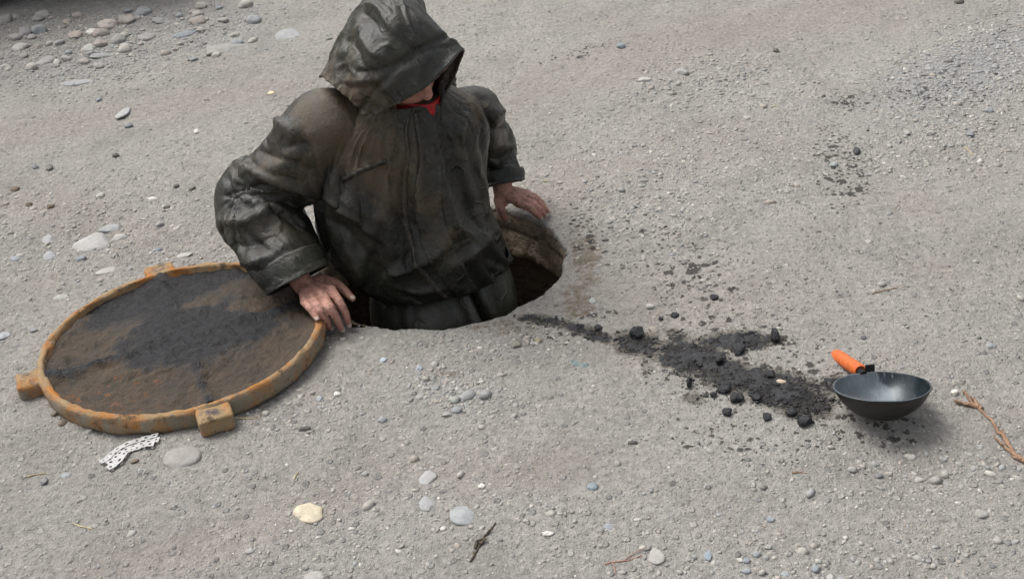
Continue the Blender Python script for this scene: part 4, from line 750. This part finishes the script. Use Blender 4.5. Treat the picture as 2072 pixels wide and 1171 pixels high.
def body_shapes():
    S = []
    R = spline(np.array([np.r_[c, a, b] for c, _, _, a, b in torso_rings(.05)]), 20); S.append(loft([(r[:3], SDX, FRX, r[3], r[4]) for r in R], 32))
    S.append(loft([(np.array([-.168, 2.74, z]), SDX, FRX, a, b) for z, a, b in ((.0, .145, .11), (-.08, .16, .125), (-.18, .165, .13), (-.24, .15, .11))], 32))
    for sg in (-1, 1):
        h = np.array([-.168, 2.745, -.17]) + SDX * .085 * sg; S.append(capsule([h, h + [.0, -.03, -.38], h + [0, .01, -.78]], [.085, .058, .042], 16, 16))
        S.append(capsule([h + [0, .03, -.80], h + [0, -.06, -.80], h + FRX * .18 + [0, 0, -.805]], [.04, .045, .032], 8, 12))
    S.append(capsule([np.array([-.222, 2.70, .42]), (np.array([-.222, 2.69, .47]) + hp(-.03, -.07, 0)) / 2, hp(-.03, -.05, 0)], [.062, .058, .060], 8, 18))
    fr = np.stack([fH, lH, uH])
    S += [ball(hp(-.015, .03, 0), 1, (.098, .078, .090), fr), ball(hp(.025, -.035, 0), 1, (.070, .062, .085), fr), ball(hp(.062, -.098, 0), 1, (.026, .030, .022), fr), ball(hp(.03, -.075, 0), 1, (.055, .055, .04), fr),
          capsule([hp(.088, .018, 0), hp(.106, -.012, 0), hp(.112, -.024, 0)], [.010, .012, .014], 8, 10), ball(hp(.103, -.026, .012), .009), ball(hp(.103, -.026, -.012), .009), ball(hp(.088, .036, .0), 1, (.014, .058, .012), fr),
          capsule([hp(.080, -.058, -.024), hp(.094, -.056, 0), hp(.080, -.058, .024)], [.005, .008, .005], 8, 8), capsule([hp(.078, -.070, -.022), hp(.091, -.069, 0), hp(.078, -.070, .022)], [.005, .0085, .005], 8, 8)]
    for sg in (-1, 1): S += [ball(hp(-.005, -.005, .080 * sg), 1, (.018, .010, .032), fr), ball(hp(.058, -.012, .048 * sg), 1, (.024, .024, .022), fr)]
    for s in 'RL':
        sh, el, wr = J['sh' + s], J['el' + s], J['wr' + s]; H = HAND[s]; w = H['wrist']; mid = np.array([-.222, 2.715, .345])
        S.append(capsule([mid * .6 + sh * .4, sh, sh * .5 + el * .5, el], [.05, .045, .032, .024], 16, 16)); cf = J['cf' + s]; S.append(capsule([el, el * .5 + cf * .5, el * .12 + cf * .6 + w * .28, w], [.024, .026, .027, .026], 16, 18))
        for k, (pts, r) in enumerate(H['fingers']):
            a = w + (pts[0] - w) * .06; S.append(capsule([a, w * .5 + pts[0] * .5 + [0, 0, .003], pts[0]], [.019, .0150, r * 1.28], 10, 14))       # back of the hand
            S.append(capsule(pts, [r * 1.22, r * 1.08, r * .98, r * .80], 16, 14)); S.append(ball(pts[1], r * 1.18)); S.append(ball(pts[2], r * 1.04)); S.append(ball(pts[0] + [0, 0, .0015], r * 1.36))
        f = [q[0][0] for q in H['fingers']]
        for k in range(3): a = (f[k] + f[k + 1]) / 2; S.append(capsule([w, w * .5 + a * .5, a * .94 + w * .06], [.020, .0165, .0105], 8, 12))
        pts, r = H['thumb']; S.append(capsule([w * .8 + pts[0] * .2, pts[0]], [.018, r * 1.5], 6, 12)); S.append(capsule(pts, [r * 1.5, r * 1.22, r * 1.06, r * .82], 16, 14)); S.append(capsule([pts[0], (pts[1] + f[3]) / 2 * .55 + pts[0] * .45], [.013, .010], 6, 12))
    return S
def build_body():
    V, F = remesh(body_shapes(), .0026, 3, lam=.45)
    tips = np.array([q[0][3] for s in 'RL' for q in HAND[s]['fingers']] + [HAND[s]['thumb'][0][3] for s in 'RL']); mcp = np.array([q[0][i] for s in 'RL' for q in HAND[s]['fingers'] for i in (0, 1)] + [HAND[s]['wrist'] for s in 'RL'])
    hand = np.minimum(np.linalg.norm(V - HAND['R']['fingers'][2][0][0], axis=1), np.linalg.norm(V - HAND['L']['fingers'][2][0][0], axis=1)) < .16
    tip = np.zeros(len(V)); dirt = np.zeros(len(V)); Vh = V[hand]
    tip[hand] = np.exp(-(np.min(np.linalg.norm(Vh[:, None] - tips[None], axis=2), axis=1) / .014) ** 2); dirt[hand] = .5 + np.exp(-(np.min(np.linalg.norm(Vh[:, None] - mcp[None], axis=2), axis=1) / .012) ** 2)
    hd = np.linalg.norm(V - HC, axis=1) < .16; tip[hd] = .5
    # creases across the finger joints
    F4 = np.array([f if len(f) == 4 else f + [f[-1]] for f in F])
    o = mesh_np('person', V, F4, M['skin'], attrs=dict(tip=tip, dirt=dirt)); o.data.validate()
    tag(o, 'person in dark muddy hooded rain suit standing waist-deep in the manhole, head bowed', 'person')
    # nails
    for s in 'RL':
        for pts, r in HAND[s]['fingers'] + [HAND[s]['thumb']]:
            t = pts[3] - pts[2]; t /= np.linalg.norm(t); up = UPX - (UPX @ t) * t; up /= np.linalg.norm(up)
            cd = np.array([0, 0, CAM_H]) - pts[3]; cd /= np.linalg.norm(cd); up = UPX * .6 + cd * .6; up -= (up @ t) * t; up /= np.linalg.norm(up)
            sd = np.cross(t, up); V = []
            for i in range(7):
                for j in range(7):
                    a = (i / 6 - .25) * 2; b = (j / 6 - .5) * 2; w = r * .72 * (1 - .12 * a * a)
                    ph = b * .85; V.append(pts[3] + t * (a * r * .50 + r * .10) + sd * math.sin(ph) * w * 1.1 + up * (r * .93 * math.cos(ph) * (1.0 - .08 * a)))
            n = mesh_np('fingernail', V, grid_faces(7, 7), M['nail'], o); md = n.modifiers.new('t', 'SOLIDIFY'); md.thickness = .0012; md.offset = 0
    return o
person = build_body()

# ---- jacket body and sleeves, draped
def grid_obj(name, V, nr, n, mat, parent, attrs=None, wrap=True, thick=.0035, sub=0):
    o = mesh_np(name, V, grid_faces(nr, n, wrap_v=wrap), mat, parent, attrs=attrs)
    if thick: md = o.modifiers.new('thickness', 'SOLIDIFY'); md.thickness = thick; md.offset = -1
    if sub: md = o.modifiers.new('smooth', 'SUBSURF'); md.levels = 0; md.render_levels = sub
    return o
def normals(V, nr, n, wrap=True):
    G = V.reshape(nr, n, 3); du = np.gradient(G, axis=0); dv = (np.roll(G, -1, 1) - np.roll(G, 1, 1)) if wrap else np.gradient(G, axis=1)
    N = np.cross(dv, du); return (N / (np.linalg.norm(N, axis=2, keepdims=True) + 1e-9)).reshape(-1, 3)
def mud_at(V):
    """where mud has dried on: right shoulder and yoke, hood cape, chest front, forearms"""
    m = np.zeros(len(V))
    for c, r, w in ((ap(650, 200, 2.60), .09, 1.0), (ap(690, 260, 2.56), .13, .95), (ap(760, 330, 2.53), .12, .85), (ap(790, 380, 2.53), .09, .7), (ap(760, 190, 2.50), .07, .6), (ap(560, 340, 2.60), .09, .55), (ap(620, 330, 2.58), .08, .6), (ap(1000, 250, 2.86), .10, .5), (ap(950, 190, 2.72), .09, .75), (ap(880, 420, 2.53), .05, .7), (ap(900, 480, 2.54), .05, .75), (ap(930, 520, 2.55), .05, .5), (ap(700, 200, 2.54), .07, .8), (ap(700, 130, 2.57), .07, .35), (ap(560, 470, 2.55), .07, .45), (ap(480, 360, 2.68), .06, .3), (ap(720, 60, 2.60), .05, .5), (ap(840, 300, 2.53), .06, .45), (ap(650, 370, 2.54), .05, .5)):
        m = np.maximum(m, w * np.exp(-(np.linalg.norm(V - c, axis=1) / r) ** 2))
    return m
def drape():
    nr, n = 64, 112; V, F = torso_grid(0, nr, n); i = np.repeat(np.arange(nr), n)
    pin = np.zeros(len(V)); pin[i >= nr - 3] = 1; pin[i <= 0] = .9
    C = torso_grid(.018, 30, 48); T = cloth(V, F, pin, C, 28, -.06, 'torso', bend=6.0)
    out = {'T': (T, nr, n)}
    for s in 'RL':
        m, k = 62, 52; V, F = sleeve_grid(s, 0, m, k); i = np.repeat(np.arange(m), k); pin = np.zeros(len(V)); pin[i < 5] = 1; pin[i >= m - 2] = 1
        out[s] = (.55 * V + .45 * cloth(V, F, pin, sleeve_grid(s, .034, 30, 24), 24, -.07, 'sleeve' + s, bend=6.0), m, k)
    return out
def norms_out(V, nr, n):
    N = normals(V, nr, n); return N if ((V - V.reshape(nr, n, 3).mean(1).repeat(n, 0)) * N).sum() > 0 else -N
D = drape()
STROKES_T = [([(662, 402), (704, 428), (760, 480)], 16, .020, -.5), ([(650, 440), (700, 470), (745, 520)], 22, -.012, 0), ([(915, 455), (870, 520), (775, 562)], 26, .020, .4), ([(840, 500), (790, 540), (740, 575)], 16, -.010, 0), ([(896, 330), (905, 395), (920, 450), (965, 485)], 13, .012, .3), ([(935, 380), (960, 440), (1000, 480)], 16, -.012, 0),
  ([(905, 540), (955, 510), (1005, 465)], 20, .012, .4), ([(690, 480), (725, 550), (718, 590)], 18, .012, 0), ([(655, 480), (690, 540), (735, 590)], 14, -.009, 0), ([(793, 576), (846, 590), (900, 582)], 12, .010, 0), ([(860, 250), (890, 330), (902, 400)], 10, -.008, 0), ([(700, 300), (760, 330), (830, 400)], 30, -.010, 0), ([(780, 250), (830, 330), (850, 420)], 22, .010, 0),
  ([(960, 200), (930, 270), (945, 340)], 14, .010, 0), ([(900, 230), (915, 300), (930, 380)], 12, -.007, 0), ([(695, 362), (735, 342), (780, 326)], 5, .006, -.3), ([(660, 330), (690, 390), (760, 440)], 16, .008, 0), ([(800, 430), (850, 470), (880, 540)], 14, -.009, 0)]
STROKES_R = [([(535, 262), (565, 246), (607, 282)], 14, .016, .2), ([(575, 300), (612, 290), (640, 320)], 16, -.012, 0), ([(480, 335), (553, 362), (652, 398)], 15, .018, -.4), ([(491, 372), (553, 384), (600, 410)], 11, -.016, 0), ([(447, 446), (509, 446), (558, 420), (600, 450)], 13, .018, .3), ([(558, 432), (590, 448), (612, 470)], 10, -.016, 0), ([(480, 395), (520, 410), (560, 405)], 9, .010, 0), ([(460, 480), (500, 500), (560, 470)], 16, -.010, 0),
  ([(470, 520), (520, 530), (590, 490)], 13, .010, 0), ([(520, 300), (560, 320), (630, 340)], 12, -.008, 0), ([(610, 240), (640, 290), (655, 370)], 12, .012, 0), ([(480, 560), (510, 545), (540, 560)], 9, -.008, 0), ([(545, 220), (520, 280), (490, 320)], 10, .008, 0)]
STROKES_R += [([(600, 200), (570, 225), (540, 262)], 12, -.008, 0), ([(452, 400), (500, 385), (540, 395)], 10, -.010, 0), ([(450, 470), (480, 500), (530, 540)], 12, .010, 0), ([(500, 470), (530, 500), (570, 520)], 9, -.009, 0), ([(560, 470), (585, 500), (600, 540)], 10, .009, 0), ([(500, 310), (530, 345), (600, 360)], 9, -.009, 0), ([(620, 350), (640, 380), (655, 400)], 8, .010, 0)]
STROKES_L = [([(960, 200), (1000, 230), (1028, 215)], 10, .010, 0), ([(975, 250), (1005, 262), (1035, 245)], 9, -.010, 0), ([(975, 300), (1005, 290), (1035, 300)], 10, .011, .2), ([(975, 325), (1005, 322), (1038, 318)], 7, -.009, 0), ([(985, 200), (1000, 250), (990, 300)], 9, .006, 0), ([(980, 345), (1010, 338), (1040, 340)], 6, .006, 0)]
def norms_out(V, nr, n):
    N = normals(V, nr, n); return N if ((V - V.reshape(nr, n, 3).mean(1).repeat(n, 0)) * N).sum() > 0 else -N
for key, st in (('T', STROKES_T), ('R', STROKES_R), ('L', STROKES_L)):
    V, a, b = refine(*D[key]); V = V + norms_out(V, a, b) * (.0075 * vnoise(V, 7.5, 400 + ord(key)) * (key != 'T'))[:, None]; V = crinkle(V, norms_out(V, a, b), .0034 if key == 'T' else .0030, ord(key)); D[key] = (sculpt(V, norms_out(V, a, b), [(q, w * .8, h * 1.4, sk) for q, w, h, sk in st]), a, b)
jacket = grid_obj('jacket', D['T'][0], D['T'][1], D['T'][2], M['jacket'], person, dict(mud=mud_at(D['T'][0])))
for s in 'RL':
    V, m, k = D[s]; sl = grid_obj('sleeve', V, m, k, M['jacket'], jacket, dict(mud=mud_at(V)))
    N = normals(V, m, k); cen = V.reshape(m, k, 3).mean(1).repeat(k, 0)
    if ((V - cen) * N).sum() < 0: N = -N
    B, _ = sleeve_grid(s); B, m2, k2 = refine(B, 62, 52); NB = norms_out(B, m2, k2); r0 = m2 - (16 if s == 'R' else 18); sel = np.repeat(np.arange(m2), k2) >= r0; tt = np.repeat(np.arange(m2 - r0), k2) / (m2 - r0 - 1)
    Vc = B[sel] + NB[sel] * (.0035 + .003 * tt * (s == 'L') + .0015 * np.sin(tt * 6))[:, None]; Vc = crinkle(Vc, NB[sel], .0045, 55); a = range(m2 - r0); k = k2
    grid_obj('cuff', Vc, len(a), k, M['jacket'], jacket, dict(mud=mud_at(Vc) * .6), thick=.0035)
# front placket over the zip and the chest pocket welt
T, nr, n = D['T']; TN = normals(T, nr, n); 
if ((T - T.reshape(nr, n, 3).mean(1).repeat(n, 0)) * TN).sum() < 0: TN = -TN
G = T.reshape(nr, n, 3); GN = TN.reshape(nr, n, 3)
jc = n // 4
def strip(name, rows, c0, c1, off, thick, mudw):
    sub = G[rows][:, c0:c1] + GN[rows][:, c0:c1] * off; m = sub.shape[0]; k = sub.shape[1]; V = sub.reshape(-1, 3)
    return grid_obj(name, V, m, k, M['jacket'], jacket, dict(mud=np.maximum(mud_at(V), mudw)), wrap=False, thick=thick)
strip('placket', np.arange(1, nr - 12), jc - 5, jc + 4, .0050, .006, .18)
strip('placket_seam', np.arange(2, nr - 16), jc + 6, jc + 9, .002, .003, .40)

def ribbon(name, px, wpx, off, thick, mudw):
    fr = np.where((TN * (np.array([0, 0, CAM_H]) - T)).sum(1) > 0)[0]; uv = to_px(T[fr]); P = spline(np.array(px, float), 40); d = np.gradient(P, axis=0); d /= np.linalg.norm(d, axis=1, keepdims=True); nn = np.stack([-d[:, 1], d[:, 0]], 1); V = []
    for i in range(40):
        for j in range(5):
            q = P[i] + nn[i] * (j / 4 - .5) * wpx * (1 - .25 * (i in (0, 39))); dd = ((uv - q) ** 2).sum(1); k = np.argpartition(dd, 5)[:5]; w = 1 / (dd[k] + 2); w /= w.sum()
            V.append((T[fr[k]] * w[:, None]).sum(0) + (TN[fr[k]] * w[:, None]).sum(0) * (off + (.003 if j in (1, 2, 3) else 0)))
    V = np.array(V); return grid_obj(name, V, 40, 5, M['jacket'], jacket, dict(mud=np.full(len(V), mudw)), wrap=False, thick=thick)
ribbon('pocket_welt', [(692, 366), (735, 343), (782, 326)], 9, -.0022, .003, .30)

# ---- hood: control net from nape to brim, right seam to left seam
HN = [[(648, 158, 2.665), (690, 130, 2.78), (800, 150, 2.86), (900, 150, 2.85), (925, 195, 2.79)],
      [(652, 156, 2.625), (708, 45, 2.74), (790, 5, 2.82), (862, 50, 2.80), (905, 190, 2.75)],
      [(676, 178, 2.570), (727, 42, 2.61), (790, -34, 2.69), (846, 5, 2.71), (893, 188, 2.70)],
      [(705, 205, 2.535), (745, 115, 2.50), (818, 32, 2.515), (882, 58, 2.595), (886, 196, 2.655)],
      [(746, 240, 2.520), (797, 215, 2.475), (866, 174, 2.462), (938, 103, 2.55), (882, 214, 2.62)]]
def build_hood():
    net = np.array([[ap(*q) for q in row] for row in HN]); nr, n = 104, 144
    A = np.stack([spline(net[:, j], nr) for j in range(5)], 1); V = np.stack([spline(A[i], n) for i in range(nr)], 0).reshape(-1, 3)
    N = normals(V, nr, n, False)
    if ((V - HC) * N).sum() < 0: N = -N
    i = np.repeat(np.arange(nr), n) / (nr - 1); j = np.tile(np.arange(n), nr) / (n - 1)
    # creases: folds fanning from the brim corner, a dent at the back of the crown, seam over the crown
    q = np.stack([i * 3.2 + j * 1.4, j * 4.2 - i * 1.5, i * 0], 1)
    d = .008 * vnoise(q, 1.15, 301) + .004 * vnoise(q, 2.6, 302) + .0028 * (1 - np.abs(vnoise(q * [1, 2.2, 1], 3.1, 303)) * 2)
    d += -.012 * np.exp(-(((i - .50) / .10) ** 2 + ((j - .30) / .07) ** 2)) + .008 * np.exp(-(((i - .42) / .09) ** 2 + ((j - .36) / .05) ** 2))
    d += .0045 * np.exp(-((j - .55 - .03 * np.sin(i * 6)) / .012) ** 2) * smooth(.95, .8, i)
    d += -.006 * np.exp(-((i - .885) / .012) ** 2) + .004 * smooth(.89, .93, i)        # hem channel of the brim
    d += -.010 * np.exp(-((j - .16 - .10 * (i - .5)) / .035) ** 2) * smooth(.3, .6, i) + .007 * np.exp(-((j - .24 - .10 * (i - .5)) / .03) ** 2) * smooth(.3, .6, i)
    V = V + N * d[:, None]; V = crinkle(V, N, .0024, 77)
    V = sculpt(V, N, [([(733, 6), (764, 18), (782, 48)], 8, .012, 0), ([(735, 25), (750, 40), (765, 60)], 11, -.014, 0), ([(700, 145), (770, 142), (840, 112)], 9, -.010, .2), ([(690, 165), (760, 160), (850, 130)], 10, .008, 0), ([(800, 74), (825, 92), (850, 100)], 8, -.007, 0), ([(828, 104), (870, 100), (915, 92)], 5, -.007, 0), ([(700, 75), (720, 100), (735, 130)], 12, -.009, 0), ([(735, 80), (750, 105), (790, 118)], 9, .008, 0), ([(675, 160), (715, 178), (760, 175)], 7, -.008, 0), ([(810, 10), (815, 50), (840, 80)], 12, -.006, 0), ([(720, 200), (760, 185), (800, 165)], 9, .006, 0)])
    return grid_obj('hood', V, nr, n, M['jacket'], jacket, dict(mud=np.maximum(mud_at(V), .35 * smooth(.25, .05, j))), wrap=False, thick=.004)
build_hood()
# cape of the hood where it is sewn to the shoulders, and the stand-up collar
def build_collar():
    V = []
    c2 = (hp(.0, -.105, 0) + np.array([-.215, 2.66, .455])) / 2
    for z, a in ((-.022, .060), (-.010, .059), (.002, .058), (.012, .060)):
        t = np.linspace(0, 2 * math.pi, 40, endpoint=False); V.append(c2 + FRX * .024 + SDX * .034 + UPX * .006 + UPX * z + np.cos(t)[:, None] * SDX * a + np.sin(t)[:, None] * FRX * (a + .006) + UPX * (-.03 * np.sin(t))[:, None])
    V = np.vstack(V); V += .003 * np.stack([vnoise(V, 22, 105 + q) for q in range(3)], 1); grid_obj('red_collar', V, 4, 40, M['red'], person, thick=.004)
build_collar()
V, F = limb([ap(893, 165, 2.60), ap(897, 190, 2.58), ap(894, 215, 2.575), ap(893, 243, 2.57)], [.0028, .0028, .0028, .0030], 14, 8); mesh_np('drawstring', V, F, M['cord'], jacket)

# ---- wader trousers
def build_trousers():
    n = 288; rows = []
    for z, a, b, dx in ((.06, .150, .125, 0), (-.02, .160, .135, 0), (-.09, .182, .158, 0), (-.16, .186, .160, 0), (-.24, .184, .150, 0), (-.32, .178, .135, 0)): rows.append(np.r_[-.178 + dx, 2.735 - .045 * smooth(.03, -.12, z), z, a, b + .015])
    R = spline(np.array(rows), 40); V, F = loft([(r[:3], SDX, FRX, r[3], r[4]) for r in R], n, 2.2); t = np.tile(np.linspace(0, 360, n, endpoint=False), 40); z = V[:, 2]
    d = FRX * 0 + (V - np.c_[np.full((len(V), 2), 0) + np.array([-.17, 2.74]), z]); d /= np.linalg.norm(d, axis=1, keepdims=True)
    f = .048 * np.exp(-(np.abs(t - 88 - (z + .1) * 60) / 3.5) ** 1.3) - .050 * np.exp(-((t - 79 - (z + .1) * 95) / 4.5) ** 2) + .014 * np.exp(-(np.abs(t - 72 - (z + .1) * 120) / 3) ** 1.3) - .012 * np.exp(-((t - 99 - (z + .1) * 30) / 7) ** 2) + .012 * np.exp(-((t - 125 - (z + .1) * 60) / 12) ** 2)
    f = f * smooth(.02, -.06, z) + .007 * vnoise(np.c_[t / 22, z * 9, z * 0], 1, 111) + .004 * vnoise(np.c_[t / 9, z * 20, z * 0], 1, 112)
    V = V + d * f[:, None]; tr = grid_obj('trousers', V, 40, n, M['trouser'], person, dict(mud=.12 + 0 * t))
    for sg in (-1, 1):
        h = np.array([-.168, 2.745, -.26]) + SDX * .088 * sg; Q, F = limb([h, h + [0, -.03, -.28], h + [0, .0, -.66]], [.105, .085, .075], 20, 24); mesh_np('trouser_leg', Q, F, M['trouser'], tr, attrs=dict(mud=np.full(len(Q), .3)))
        Q, F = capsule([h + [0, .03, -.70], h + [0, -.05, -.70], h + FRX * .18 + [0, 0, -.71]], [.055, .056, .042], 10, 16); mesh_np('boot', Q, F, M['blackmetal'], person)
build_trousers()

# ------------------------------------------------------------------ vehicle parked just past the top left corner: only the dark ground under its sill shows
def build_vehicle():
    paint = mat_simple('dark vehicle paint', (.020, .022, .026), (.028, .030, .034), 3, .35, .2, bump=.05); rub = mat_simple('tyre rubber', (.018, .018, .018), (.035, .034, .032), 30, .85)
    glass = mat_simple('vehicle glass', (.015, .018, .020), (.02, .022, .025), 3, .08); steel = mat_simple('wheel steel', (.25, .25, .25), (.18, .18, .18), 20, .45, .8)
    root = empty('parked_van', (-3.72, 6.30, 0), math.radians(-5)); tag(root, 'dark vehicle whose shaded underside touches the top left corner', 'vehicle')
    def section(name, prof, y0, y1, mat, bev=.03):
        bm = bmesh.new(); a = [bm.verts.new((x, y0, z)) for x, z in prof]; b = [bm.verts.new((x, y1, z)) for x, z in prof]; n = len(prof)
        bm.faces.new(a); bm.faces.new(b[::-1])
        for i in range(n): bm.faces.new((a[i], b[i], b[(i + 1) % n], a[(i + 1) % n]))
        bmesh.ops.recalc_face_normals(bm, faces=bm.faces); bmesh.ops.bevel(bm, geom=bm.edges[:], offset=bev, segments=3, affect='EDGES')
        V = np.array([v.co[:] for v in bm.verts]); F = [[v.index for v in f.verts] for f in bm.faces]; bm.free(); return mesh_np(name, V, F, mat, root)
    section('body', [(-2.3, .30), (2.22, .30), (2.32, .45), (2.30, .85), (1.75, 1.02), (1.15, 1.75), (.9, 1.86), (-2.1, 1.88), (-2.3, 1.75)], -.85, .85, paint, .05)
    section('chassis', [(-2.2, .20), (2.1, .20), (2.1, .33), (-2.2, .33)], -.70, .70, rub, .02)
    section('sill', [(-1.05, .21), (1.05, .21), (1.05, .31), (-1.05, .31)], -.87, -.80, rub, .015)
    section('bumper', [(2.15, .34), (2.40, .36), (2.40, .55), (2.15, .57)], -.82, .82, rub, .03)
    for x in (-1.45, 1.45):
        for sgn in (-1, 1):
            prof = [(.0, .10), (.18, .10), (.20, .105), (.22, .09), (.30, .105), (.325, .085), (.335, .04), (.335, -.04), (.325, -.085), (.30, -.105), (.2, -.1), (.0, -.1)]; N = 40; t = np.linspace(0, 2 * math.pi, N, endpoint=False)
            V = np.vstack([np.c_[x + r * np.cos(t), np.full(N, sgn * .76 + w * sgn), .335 + r * np.sin(t)] for r, w in prof]); mesh_np('wheel', V, grid_faces(len(prof), N, wrap_v=True), rub, root)
    for x0, x1 in ((-1.9, -.75), (-.65, .35)): section('window', [(x0, 1.15), (x1, 1.15), (x1, 1.65), (x0, 1.65)], -.862, -.84, glass, .008)
    section('windscreen', [(1.74, 1.06), (1.20, 1.70), (1.18, 1.69), (1.72, 1.05)], -.70, .70, glass, .003)
build_vehicle()
